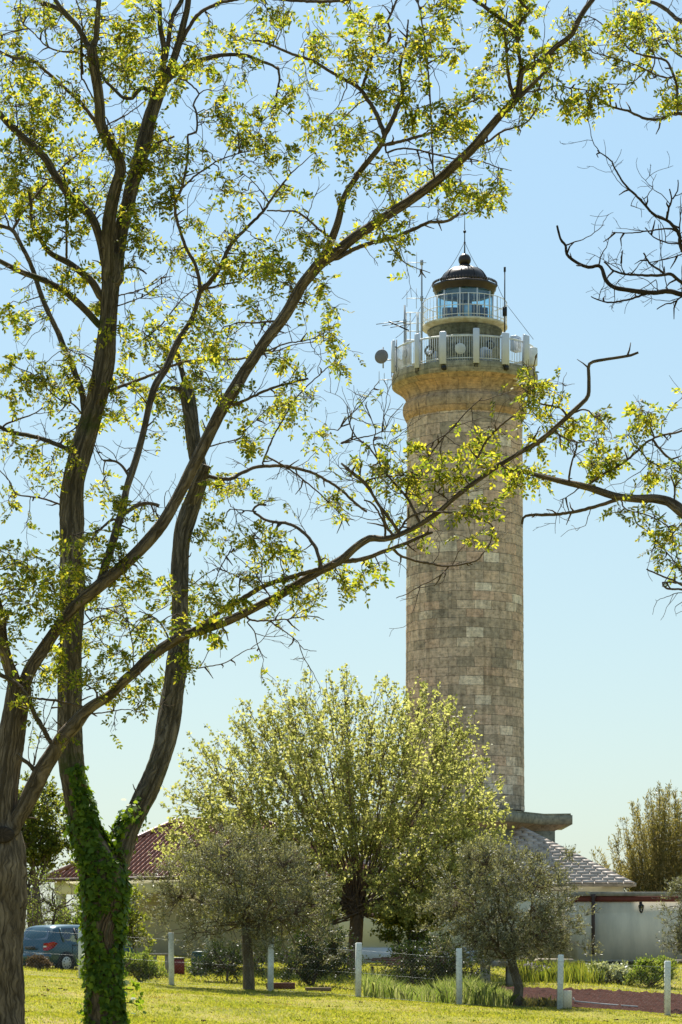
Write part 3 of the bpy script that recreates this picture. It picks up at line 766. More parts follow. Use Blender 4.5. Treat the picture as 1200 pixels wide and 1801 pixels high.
def frame():
    y = 113.9
    t = thing('aerial_lattice', (PX(725, y), y, PZ(640, y)), 'white ladder like steel frame behind the left aerial poles', 'steel frame')
    for px in (715, 722, 735, 741):
        mb = MB(); mb.cyl((PX(px, y), y + 0.3, PZ(645, y)), (PX(px, y), y + 0.3, PZ(547, y)), 0.03 if px != 735 else 0.07, 5); mb.build('upright', M['white'], t)
    for py in (547, 566, 580, 595):
        mb = MB(); mb.cyl((PX(713, y), y + 0.3, PZ(py, y)), (PX(742, y), y + 0.3, PZ(py, y)), 0.022, 5); mb.build('rung', M['white'], t)
frame()
def small_aerial():
    y = 114.6
    t = thing('stub_aerial', (PX(688, y), y, PZ(672, y)), 'small grey aerial under the left edge of the gallery', 'aerial')
    mb = MB(); mb.cyl((PX(668, y), y, PZ(668, y)), (PX(692, y), y, PZ(668, y)), 0.022, 5); mb.build('arm', M['grey'], t)
    mb = MB()
    for px, h in ((667, .3), (676, .22)): mb.cyl((PX(px, y), y, PZ(664, y) - h), (PX(px, y), y, PZ(664, y) + h), 0.015, 5)
    mb.build('element', M['grey'], t)
small_aerial()
def cable_coil(px, py, r, label):
    x, y, a = ring(px, 3.2); z = PZ(py, y)
    t = thing('cable_coil', (x, y, z - r), label, 'cable', 'black cable coils on the gallery rail')
    mb = MB(); k = np.linspace(0, 6 * math.pi, 60)
    rr = r * (0.85 + 0.15 * np.sin(k * 0.7))
    mb.tube(np.c_[x + rr * np.cos(k) * math.cos(a), y + rr * np.cos(k) * math.sin(a) + 0.02 * np.sin(k * 1.3), z + rr * np.sin(k)], 0.022, 5)
    mb.build('loops', M['black'], t)
cable_coil(752, 617, 0.26, 'black coil of cable behind the rail left of the left front panel antenna')
cable_coil(856, 606, 0.2, 'black coil of cable behind the rail between the front centre and widest panel antennas')
cable_coil(712, 622, 0.2, 'small black coil of cable below the shorter aerial pole')
for px in (776, 883):
    x, y, a = ring(px, 3.52)
    t = thing('floodlight', (x, y, PZ(652, y)), 'small black floodlight on the slab edge under the %s panel antenna' % ('left front' if px < 800 else 'widest'), 'floodlight', 'floodlights on the gallery edge')
    mb = MB(); mb.bevbox((x, y - .05, PZ(647, y)), (0.2, 0.16, 0.2), a, 0.03); mb.build('head', M['black'], t)
    mb = MB(); mb.box((x, y + .1, PZ(650, y)), (0.05, 0.25, 0.05), a); mb.build('arm', M['black'], t)

# ---------------------------------------------------------------- keeper's building with the stone roof
def stone_building():
    ex0, ex1 = TX - 7.4, TX + 7.15
    yf, yb = 107.2, 122.5
    ze = PZ(1553, yf)
    t = thing('keepers_house', (TX, yf, 0.42), 'low building under a hipped roof of grey stone slabs around the lighthouse foot', 'building')
    mb = MB(); mb.box((TX, (yf + yb) / 2, 0.42 + (ze - 0.5) / 2), (13.4, yb - yf - 1.1, ze - 0.45)); mb.build('wall', M['wall'], t)
    mb = MB(); mb.box((TX, (yf + yb) / 2, ze - 0.07), (ex1 - ex0 - 0.1, yb - yf - 0.1, 0.16)); mb.build('eave_board', M['parapet'], t)
    apex = np.array([TX, TY, ze + 4.2])
    mb = MB()
    c = [np.array([ex0, yf, ze]), np.array([ex1, yf, ze]), np.array([ex1, yb, ze]), np.array([ex0, yb, ze])]
    rows = 30
    for s in range(4):
        a, b = c[s], c[(s + 1) % 4]
        e = (b - a) / np.linalg.norm(b - a); nrm = np.cross(e, apex - a); nrm /= np.linalg.norm(nrm)
        for r in range(rows):
            t0, t1 = r / rows, (r + 1.12) / rows
            pa0, pb0 = a + (apex - a) * t0, b + (apex - b) * t0
            L = np.linalg.norm(pb0 - pa0); n = max(1, int(L / 0.58))
            if t0 > 0.72: continue
            cuts = np.linspace(0, 1, n + 1); cuts[1:-1] += (R.random(n - 1) - .5) * 0.35 / n
            for k in range(n):
                u0, u1 = cuts[k] + 0.02 / L, cuts[k + 1] - 0.02 / L
                q0, q1 = pa0 + (pb0 - pa0) * u0, pa0 + (pb0 - pa0) * u1
                pa1, pb1 = a + (apex - a) * t1, b + (apex - b) * t1
                # go straight up the slope, clipped by the hips
                up = (pa1 + pb1) / 2 - (pa0 + pb0) / 2
                q3, q2 = q0 + up, q1 + up
                lo, hi = (pa1 - pa0).dot(e), (pb1 - pa0).dot(e)
                s3 = min(max((q3 - pa0).dot(e), lo), hi); s2 = min(max((q2 - pa0).dot(e), lo), hi)
                q3 = pa1 + e * (s3 - lo); q2 = pa1 + e * (s2 - lo)
                h = 0.03 + 0.02 * R.random()
                vs = [q0 + nrm * h, q1 + nrm * h, q2 + nrm * 0.012, q3 + nrm * 0.012, q0, q1, q2, q3]
                mb.add(vs, [(0, 1, 2, 3), (4, 5, 1, 0), (5, 6, 2, 1), (7, 4, 0, 3)])
        mb.add([a - nrm * .02, b - nrm * .02, apex - nrm * .02], [(0, 1, 2)])
    mb.build('roof', M['roofstone'], t)
stone_building()

def flat_building():
    y0 = 100.0
    x0, x1 = PX(1018, y0), PX(1420, y0)
    zt = PZ(1569, y0); gb = 0.3
    t = thing('flat_roofed_annexe', ((x0 + x1) / 2, y0, gb), 'white rendered annexe with flat roof and a dark red band under the parapet', 'building')
    mb = MB(); mb.box(((x0 + x1) / 2, y0 + 3, (gb + zt - 0.4) / 2), (x1 - x0, 5.99, zt - 0.4 - gb)); mb.build('wall', M['wall_w'], t)
    mb = MB(); mb.box(((x0 + x1) / 2, y0 + 3, PZ(1581, y0)), (x1 - x0 + 0.06, 6.06, 0.235)); mb.build('painted_band', M['red_band'], t)
    mb = MB(); mb.bevbox(((x0 + x1) / 2, y0 + 3, PZ(1572.3, y0)), (x1 - x0 + 0.2, 6.2, 0.17), 0, 0.02); mb.build('parapet', M['parapet'], t)
    mb = MB(); mb.cyl((PX(1043, y0), y0 - 0.09, PZ(1577, y0)), (PX(1043, y0), y0 - 0.09, gb + 0.5), 0.075, 8); mb.box((PX(1043, y0), y0 - 0.08, PZ(1577, y0)), (0.2, 0.13, 0.2)); mb.build('drainpipe', M['brown'], t)
    # wall lantern
    x = PX(1127, y0); z = PZ(1596, y0)
    l = thing('wall_lantern', (x, y0, z), 'small black wall lantern on the white annexe wall', 'wall lamp')
    mb = MB(); mb.box((x, y0 - 0.02, z + 0.1), (0.12, 0.04, 0.26)); mb.tube([(x, y0 - .03, z + .14), (x, y0 - .16, z + .24), (x, y0 - .2, z + .16)], 0.02, 5); mb.build('bracket', M['black'], l)
    mb = MB(); mb.lathe([(0.02, 0.17), (0.12, 0.08), (0.13, 0.05), (0.11, 0.05)], (x, y0 - 0.2, z), 6); mb.lathe([(0.06, -0.16), (0.065, -0.19), (0.02, -0.24)], (x, y0 - .2, z), 6)
    for k in range(6):
        a = k * math.pi / 3
        mb.cyl((x + .11 * math.cos(a), y0 - .2 + .11 * math.sin(a), z + .05), (x + .065 * math.cos(a), y0 - .2 + .065 * math.sin(a), z - .16), 0.012, 4)
    mb.build('cage', M['black'], l)
    mb = MB(); mb.lathe([(0.055, -0.15), (0.1, 0.05)], (x, y0 - .2, z), 6); mb.build('glass', M['lampglass'], l)
flat_building()

def red_roof_house():
    yl = 109.0; yaw = math.radians(-35)
    cx = PX(80, yl); ze = PZ(1546, yl); L = 13.0; depth = 8.4; run = depth / 2; rise = 0.62 * run
    def turn(mb):
        ca, sa = math.cos(yaw), math.sin(yaw)
        for k in range(len(mb.v)):
            V = mb.v[k]; mb.v[k] = np.c_[cx + V[:, 0] * ca - V[:, 1] * sa, yl + V[:, 0] * sa + V[:, 1] * ca, V[:, 2]]
        return mb
    t = thing('red_roofed_house', (cx + 2, yl, 0.42), 'cream house with a dark red tiled hip roof behind the ivy covered tree', 'house')
    a, b, c, d = [np.array(p) for p in ((0, 0, ze), (L, 0, ze), (L, depth, ze), (0, depth, ze))]
    r0, r1 = np.array([run, run, ze + rise]), np.array([L - run, run, ze + rise])
    rf = MB()
    rf.add([a, b, c, d, r0, r1], [(0, 1, 5, 4), (2, 3, 4, 5), (3, 0, 4), (1, 2, 5)])
    def rolls(p, q, top0, top1):
        e = (q - p) / np.linalg.norm(q - p); n = int(np.linalg.norm(q - p) / 0.27)
        for k in range(n):
            st = p + (q - p) * ((k + .5) / n)
            up = ((top0 + top1) / 2 - (p + q) / 2); up = up - e * up.dot(e)
            d0 = (st - p).dot(e); d1 = (q - st).dot(e)
            f = min(1, d0 / max((top0 - p).dot(e), 1e-6), d1 / max((q - top1).dot(e), 1e-6))
            m = max(2, int(f * np.linalg.norm(up) / 0.36))
            pts = [st + up * f * j / m + np.array([0, 0, -0.005]) for j in range(m + 1)]
            P2 = []; Rr = []
            for j in range(m):
                P2 += [pts[j] + np.array([0, 0, 0.018]), pts[j + 1] + np.array([0, 0, 0.0])]; Rr += [0.082, 0.07]
            P2 = np.array(P2); P2[1::2] = P2[1::2] - (up / np.linalg.norm(up)) * 0.01
            rf.tube(P2, np.array(Rr), 6)
    rolls(a, b, r0, r1); rolls(d, a, r0, r0); rolls(b, c, r1, r1)
    for p, q in ((a, r0), (b, r1), (r0, r1), (d, r0), (c, r1)): rf.tube([p + (0, 0, .06), q + (0, 0, .08)], 0.12, 6)
    turn(rf).build('roof', M['terracotta'], t)
    mb = MB()
    mb.tube([(-.06, depth, ze - .05), (-.06, -.08, ze - .05), (L, -.08, ze - .05)], 0.085, 8)
    turn(mb).build('gutter', M['brown'], t)
    zb2 = ze - 0.68
    mb = MB(); mb.box((L / 2 + .1, 0.5, (ze - .12 + zb2) / 2), (L - 0.35, 0.4, ze - 0.12 - zb2)); mb.box((0.3, depth / 2 + .2, (ze - .12 + zb2) / 2), (0.36, depth - 1.0, ze - 0.12 - zb2)); turn(mb).build('porch_beam', M['wall'], t)
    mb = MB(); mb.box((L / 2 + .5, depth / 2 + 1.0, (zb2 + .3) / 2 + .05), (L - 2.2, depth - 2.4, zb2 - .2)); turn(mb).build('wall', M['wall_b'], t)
    mb = MB(); mb.box((L / 2, depth / 2, ze - 0.08), (L - .2, depth - .2, 0.06)); turn(mb).build('soffit', M['wall'], t)
    for x in (0.5, 4.6, 9.0):
        mb = MB(); mb.bevbox((x, 0.5, (zb2 + .3) / 2), (0.36, 0.36, zb2 - .32), 0, 0.03); turn(mb).build('porch_pillar', M['wall'], t)
red_roof_house()

def pale_wall():
    y0 = 99.0
    x0, x1 = PX(596, y0), PX(850, y0)
    t = thing('outbuilding', ((x0 + x1) / 2, y0, 0.42), 'plain cream outbuilding glimpsed under the wide yellow green tree', 'building')
    mb = MB(); mb.box(((x0 + x1) / 2, y0 + 1.5, PZ(1575, y0) / 2 + 0.35), (x1 - x0, 3.0, PZ(1575, y0) - 0.4)); mb.build('wall', M['wall'], t)
    mb = MB(); mb.box(((x0 + x1) / 2, y0 + 1.5, PZ(1573, y0) + .2), (x1 - x0 + .3, 3.3, 0.14)); mb.build('roof', M['roofstone'], t)
    mb = MB(); mb.box(((x0 + x1) / 2, y0 - 0.03, 0.42 + 0.3), (x1 - x0 + .02, 0.08, 0.72)); mb.build('painted_base', M['pale_grey'], t)
pale_wall()
# ---------------------------------------------------------------- the three locust trees in front
# limbs: width at the base, width at the tip, then points along the limb (photograph pixels, placed at the tree's own distance)
LIMBS = {
'A': """
92 40 188,1960,80 186,1850,70 185,1790,63 183,1720,61 182,1640,63 183,1590,70 181,1545,80 169,1505,66 152,1465,52 139,1420,47 129,1370,45 125,1330,43 123,1280,42 122,1220,42 123,1160,42 126,1100,42 127,1040,42 126,980,40 126,920,40 128,860,40 138,812,40
+40 30 138,812 150,770 162,730 174,685 183,640 187,600 191,560 194,510 197,470 199,446
50 32 186,1575,52 198,1530,49 209,1500,45 224,1460,43 247,1415,41 268,1370,39 283,1330,38 295,1280,38 304,1225,39 311,1175,39 317,1120,35 317,1060,30 316,1000,30 320,945,30 331,905,33
+33 25 331,905 345,865 352,835 346,800 340,770 336,730 331,700 326,680
14 6 330,695 325,670 318,645 312,620 308,600
9 4 326,690 312,684 300,682 285,680 262,700
26 22 331,900 345,860 357,832 362,818
25 17 190,495 190,450 191,400 197,360 206,325 213,297 206,272 191,245 178,220 176,190 173,160 167,125 162,95 161,80
13 9 162,85 169,68 171,40 174,0 175,-25
11 8 161,85 150,72 135,45 115,25 95,12 65,0 40,-20
10 8 150,70 133,42 120,28 104,10 92,-10
29 24 204,495 207,450 214,400 225,360 233,325 245,288 252,255 262,215 272,185 284,150
13 8 284,150 287,115 288,80 284,60 281,30 280,-25
15 11 285,150 300,120 312,85 322,45 330,12 333,-25
10 8 291,105 298,60 303,30 316,8 326,-15
13 4 280,165 295,140 312,128 332,115 355,105 390,97 430,97 460,108 480,115 489,122
5 3 489,118 492,140 487,165 485,190
8 6 318,75 335,45 350,25 375,10 400,2 450,-4 530,2 600,1 640,-12
9 5 270,172 263,160 252,154 243,160 233,172 217,172 204,160 190,147 178,128
17 12 186,470 177,425 163,385 142,362 125,347 110,325 92,300 85,285 70,268 50,250 30,232 12,215 0,201 -25,180
15 8 178,575 152,547 120,517 95,502 70,490 42,480 15,467 0,459 -30,445
15 6 180,525 163,497 140,477 120,462 100,452 85,442 72,422 60,405 55,385 55,360 50,330
5 3 117,455 117,400 116,350 113,305 112,295
4 2 143,62 143,130 150,145 160,165 170,180 183,200 195,225 212,278
13 7 150,730 145,690 135,665 127,640 118,622 110,605 105,590 95,570 80,537 70,512 60,480 50,455 38,432 25,408 18,402 0,397 -25,390
6 2 23,405 40,375 55,355 75,330 100,305 120,285 150,262 175,240 190,220 207,210 230,197 262,172
4 2 18,402 10,380 0,360 -10,340
8 5 176,225 155,197 140,178 120,160 102,144 80,125 60,107 40,103 25,102 0,91 -20,80
5 2 166,115 148,97 130,91 112,91 90,85 82,72 81,52 97,42
3 2 88,85 75,75 62,60 50,50 37,35 36,5 40,-10
3 2 50,50 25,55 0,62 -15,66
4 2 146,130 144,90 145,50 142,25 134,0
3 2 40,278 33,240 30,207 27,175 15,135
10 7 138,800 118,790 100,782 75,772 45,765 20,760 0,751 -25,742
5 2 105,785 112,770 125,758 143,748
4 2 150,735 130,712 110,705 95,695 70,670 55,655
4 2 75,716 62,727 40,735 12,745
4 2 110,888 75,877 50,873 28,868 17,847 0,827
7 4 190,688 212,680 235,672 260,662 285,652 300,645 330,635 375,633 412,632 440,628
3 1.5 440,628 470,622 500,612 525,605 570,600
8 5 365,838 387,842 407,842 425,832 450,822 475,820 500,820 525,825 550,832 575,845 600,862 625,885 645,900
4 2 462,815 475,782 485,760 500,735 520,702 537,682 562,660 577,645
4 2 472,805 500,820 525,837 550,857 575,880 600,905 615,925
3 1.5 148,760 165,780 180,808 202,812 215,820 226,834
5 3 205,475 235,470 250,475 258,482
6 4 222,330 240,290 262,262 280,250 307,240
3 1.5 205,520 240,512 270,500 295,480
3 1.5 200,540 230,530 255,520 275,505 300,490
3 1.5 175,640 150,625 130,620 105,600
4 2 120,1120 95,1140 70,1150 40,1165
3 1.5 145,1100 175,1085 205,1090 235,1110
3 1.5 313,1020 335,1030 355,1015 380,1000
3 1.5 318,1170 345,1175 360,1173 390,1168 415,1155 435,1143 450,1140
3 1.5 150,1075 180,1070 210,1080 245,1110 270,1140
4 2 262,590 285,570 320,527 345,508
""",
'B': """
100 40 -5,1960,104 -4,1801,94 -4,1680,92 -3,1580,90 0,1510,88 0,1470,74 2,1430,58 10,1360,49 20,1300,45 28,1250,43 35,1205,41
26 16 32,1215 22,1187 13,1162 4,1125 0,1087 -8,1050 -20,1010
24.8 22.0 38,1215 52,1180 67,1155 87,1125 106,1098 126,1072 150,1050
+22.7 19.9 150,1050 185,1022 212,1000 240,973 262,950 285,922 303,892 320,860 340,820 358,785 375,750 395,712 415,680 433,650 450,625 468,598 486,575 504,550 518,525 532,500 550,478 566,460
+18.5 13.3 566,460 590,445 620,420 650,400 692,372 725,350 755,328 780,308 805,285 830,262 855,232 880,203 905,178 912,168
+11.7 8.1 912,168 914,145 919,124 932,117 950,107 965,95 978,82 995,70 1007,58 1017,37 1030,15 1042,0 1055,-20
8 5 919,126 912,90 910,60 915,40 925,28 932,20 922,10 915,0 905,-15
9 5 908,176 930,155 950,135 965,120 975,104
8 5 908,178 902,165 897,150 892,112 890,75 886,48
10 5 912,55 890,40 870,25 850,10 830,-3 815,-15
9 5 590,455 610,445 625,437 662,425 700,415 730,402 755,391 780,390 795,385 806,376
3 1.5 668,395 680,420 695,445 712,462 735,472 757,480
15.1 8.7 566,458 582,425 595,390 603,355 612,335 625,315 637,297 655,275 670,255 680,230
11 3 680,232 690,212 702,182 708,155 703,120 708,100 715,75 718,35
9 4 676,235 662,200 650,180 637,160 620,147 600,137 575,122 550,107 520,97 490,85 462,73 445,72
6 4 637,157 645,130 652,105 658,92 675,82 685,70 686,50 682,38 690,20 698,0 702,-15
7 3 668,256 700,250 730,242 755,235 770,225 782,215 805,192 825,180 850,170
4 3 764,312 762,300 760,250 757,175 752,112 745,55 735,0 732,-15
4 3 680,268 700,262 725,262 760,270 800,280
5 3 842,255 862,247 882,232 900,226 927,215 945,190
3 1.5 820,278 850,285 877,295 900,300
3 2 925,163 957,157 980,151 1000,154 1017,157 1040,159
16.5 13.0 175,1030 185,995 197,960 207,925 216,895 222,862 230,837 242,800 252,762 260,725 266,700 275,675 292,648 303,622 318,592
11.0 7.6 318,592 337,562 346,535 352,512
10 3 352,512 370,495 385,475 392,460 400,440 415,420 440,395 460,375 475,355 485,340 500,320 512,305
8 3 352,512 351,495 348,480 342,462 332,445 325,430 318,410 312,390 308,365 310,350 318,335 325,310 330,280 331,250 331,237 345,232 347,215 345,195 340,185 350,165 345,157 325,140
5 2 322,330 330,322 345,308 362,297 385,282 420,270 460,261
5 3 572,412 540,385 520,372 495,371 470,370
3 1.5 472,355 460,337 440,315 420,300
5 3 355,510 375,505 395,500 420,496
6 4 215,925 200,913 178,930 165,937
9 6 280,890 265,886 250,886 228,897 207,910
6 4 225,835 215,820 202,811 182,810
6 4 412,712 450,695 480,682 505,675 542,666
3 1.5 362,787 400,777 422,770 432,757 455,735
4 2 398,710 385,697 375,687 370,670 362,655
4 2 450,622 475,615 500,605 530,600 555,595
5 2 487,565 455,567 420,568 405,572
36.3 25.7 4,1530 14,1485 28,1445 45,1417 60,1385 77,1350 95,1322 112,1295 135,1270
+22.2 14.7 135,1270 150,1252 170,1237 195,1222 220,1197 240,1180 265,1155 300,1131 325,1117 362,1105 400,1092 437,1075 462,1062 487,1050 525,1027 557,1008 600,985
+14.1 7.8 600,985 625,963 650,947 668,948 687,946 725,930 765,905 800,875 840,845 880,817 908,800
+11 4 908,800 950,775 985,745 1010,722 1025,708 1035,695 1036,665 1037,640 1060,633 1080,630 1110,625 1123,620
10.9 7.9 335,1112 370,1090 387,1077 412,1062 437,1047 462,1032 490,1022 512,1015 540,1007 565,1000
10 6 595,988 640,983 675,970 720,953 760,935
6 3 690,965 705,977 725,985 750,990 775,995 800,995 825,990 840,985 852,970
3 1.5 790,996 785,1002 770,1015 740,1030 715,1045 697,1052
8 4 567,1002 560,977 550,955 532,935 507,921 475,917 455,907 445,897 455,888 468,888
3 2 450,900 425,897 405,895
6 3 690,940 680,925 675,910 665,885 655,870 640,850 615,830 600,815
7 4 702,938 685,912 662,882 652,862 640,847 620,830 600,815
5 3 678,945 675,920 657,887 640,880
6 2 738,920 720,882 705,862 690,845 672,822 662,805 647,785 625,767 615,745 610,712
4 2 642,847 665,840 700,837 730,835
4 2 735,835 750,810 775,775 805,742 825,720 847,701
3 2 732,797 762,777 790,760 807,740
5 3 697,945 705,930 720,910 750,900 787,902 825,905 850,915 867,927 865,945 858,965
5 2 868,828 840,815 850,785 860,770 885,745 925,715 940,695 940,675 940,640 945,625
3 1.5 600,780 625,772 657,765 677,755 687,735 710,710
3 1.5 662,802 657,775 660,755 642,712
3 1.5 600,750 612,735 640,705 667,670
3 1.5 478,1055 463,1030 450,1010 430,990 405,970
3 1.5 405,970 395,985 385,1005 375,1035
3 1.5 405,972 425,960 445,948
4 1.5 440,1090 470,1092 510,1088 550,1084 570,1090
3 1.2 475,1093 500,1110 520,1125 535,1142 557,1145
3 1.2 435,1095 447,1110 452,1130 460,1150 470,1158
10 8 97,1318 87,1302 72,1275 60,1255 50,1230 37,1210 20,1197 0,1187 -15,1180
9 7 64,1360 55,1347 40,1335 30,1325
6 4 150,1245 125,1238 100,1233 60,1228 30,1226
5 2 172,1230 168,1215 150,1205 120,1198
3 1.5 160,1255 190,1252 225,1248 260,1258
3 1.5 60,1345 65,1320 72,1290 85,1260 95,1235
4 2 910,800 925,785 940,770 950,750
3 1.5 790,880 760,862 735,870 700,868 680,880
5 3 1000,735 985,718 960,712 935,705
4 2 1005,728 1030,720 1045,733 1060,740
4 2 975,757 985,765 1000,773 1015,778 1035,775
4 2 300,1130 285,1100 270,1085 245,1075
3 1.5 235,1180 234,1140 228,1105 222,1085
2.5 1.2 380,1000 410,1010 440,1030 470,1045
""",
'C': """
70 60 1352,2040 1345,1801 1338,1600 1335,1400 1325,1200 1318,1080
30.6 18.9 1318,1090 1290,1010 1262,960 1235,930 1200,900 1185,888
+18.0 12.6 1185,888 1175,882 1150,877 1120,877 1080,872
+12.6 6.3 1080,872 1035,857 990,847 950,837 910,827 888,824
8 5 1088,877 1050,890 1010,900 970,905 925,907 918,922
5 4 1035,853 1060,835 1095,815 1125,790 1142,775 1167,765 1187,762 1200,757 1230,745
4 2.5 1000,847 1005,817 1015,785 1010,775 985,765 977,760
5 4 1260,870 1230,850 1200,822 1172,802 1157,785
3 2 1175,827 1170,825 1142,810 1125,792
4 2.5 1185,887 1187,862 1180,835
3 2 1093,880 1100,895 1135,905 1162,917 1175,927 1182,945 1192,982 1200,1000
3 2 1115,900 1120,920 1140,935 1162,960 1187,987 1205,1000
3 2 1182,942 1200,920 1215,905
6 3 1300,1075 1260,1055 1230,1045 1200,1029 1187,1022 1162,1012 1137,1001
5 3 1240,1045 1200,1037 1172,1035 1165,1025 1172,1024 1200,1025
3 1.5 1020,857 1010,865 1000,872 985,880
26 18 1318,1090 1312,900 1300,700 1292,500 1285,300 1278,150
10 6 1283,200 1260,120 1240,70 1200,39 1187,30 1170,15 1150,5 1125,0 1105,-8
9 3 1284,240 1260,210 1240,201 1200,200 1182,200 1162,209 1145,210 1125,205 1105,195 1080,189 1060,180 1045,165
6 2 1192,200 1190,150 1182,125 1172,107 1152,101 1125,95 1105,85 1092,70 1072,54 1052,37 1032,27
4 2 1175,137 1150,130 1125,117 1095,107 1042,92
5 2 1255,120 1230,115 1200,100 1187,92 1175,77 1162,52 1150,35
3 2 1146,127 1152,100 1135,75 1117,50
2.5 1.5 1132,128 1110,146 1085,148 1065,146
12 4 1295,540 1262,530 1230,522 1200,518 1175,512 1150,515 1112,511 1080,505 1065,491 1060,475 1053,467 1035,470 1012,460 997,447 995,432 986,420 980,397
5 2 1137,517 1112,525 1075,532 1050,527 1040,522
9 3 1290,535 1260,525 1230,505 1200,497 1180,482 1165,484 1125,484 1100,482 1080,476 1063,460
5 3 1170,482 1160,475 1142,462 1132,444
10 2 1288,520 1260,490 1230,470 1200,440 1195,412 1187,400 1172,387 1150,377 1125,350 1100,325 1082,297 1072,280 1051,265
5 2.5 1172,387 1177,365 1182,350 1177,332
3 2 1183,350 1192,335 1193,316
4 2 1190,407 1175,402 1137,407 1112,410 1077,409
4 2 1205,447 1200,430 1175,427 1150,417 1135,400
3 2 1210,450 1200,447 1175,455 1142,462
4 2 1215,520 1200,522 1185,532 1170,535 1155,544
3 2 1000,430 1012,425 1025,422
3 2 1053,467 1056,453 1061,442
2.5 1.5 1100,482 1093,468 1094,442
2.5 1.5 1110,482 1118,475 1124,465
2 1.5 1157,512 1155,495 1153,492
3 1.5 1195,412 1197,385 1200,365 1215,350
2 1.5 1175,512 1168,480 1162,440 1158,395
2.5 1.5 1150,377 1140,365 1130,346
2 1.2 1130,352 1118,345 1110,362
""",
}
DEPTH = {'A': 28.0, 'B': 26.4, 'C': 25.2}

# stretches of open sky and tower where the photograph shows no leaves: x0, y0, x1, y1
OPEN = np.array([(735, 378, 1000, 640), (900, 250, 1040, 610), (940, 215, 1200, 262), (930, 925, 1120, 1300), (690, 960, 930, 1300), (400, 1100, 720, 1180), (600, 470, 690, 600), (720, 640, 900, 730), (600, 1065, 700, 1180), (230, 1265, 330, 1420), (985, 560, 1200, 690), (1040, 275, 1200, 560), (20, 18, 40, 30), (40, 60, 100, 80)])
def is_open(p):
    p = np.atleast_2d(p); x = 600 + F * p[:, 0] / p[:, 1]; y = YH - F * (p[:, 2] - CZ) / p[:, 1]
    r = np.zeros(len(p), bool)
    for a, b, c, d in OPEN: r |= (x > a) & (x < c) & (y > b) & (y < d)
    return r

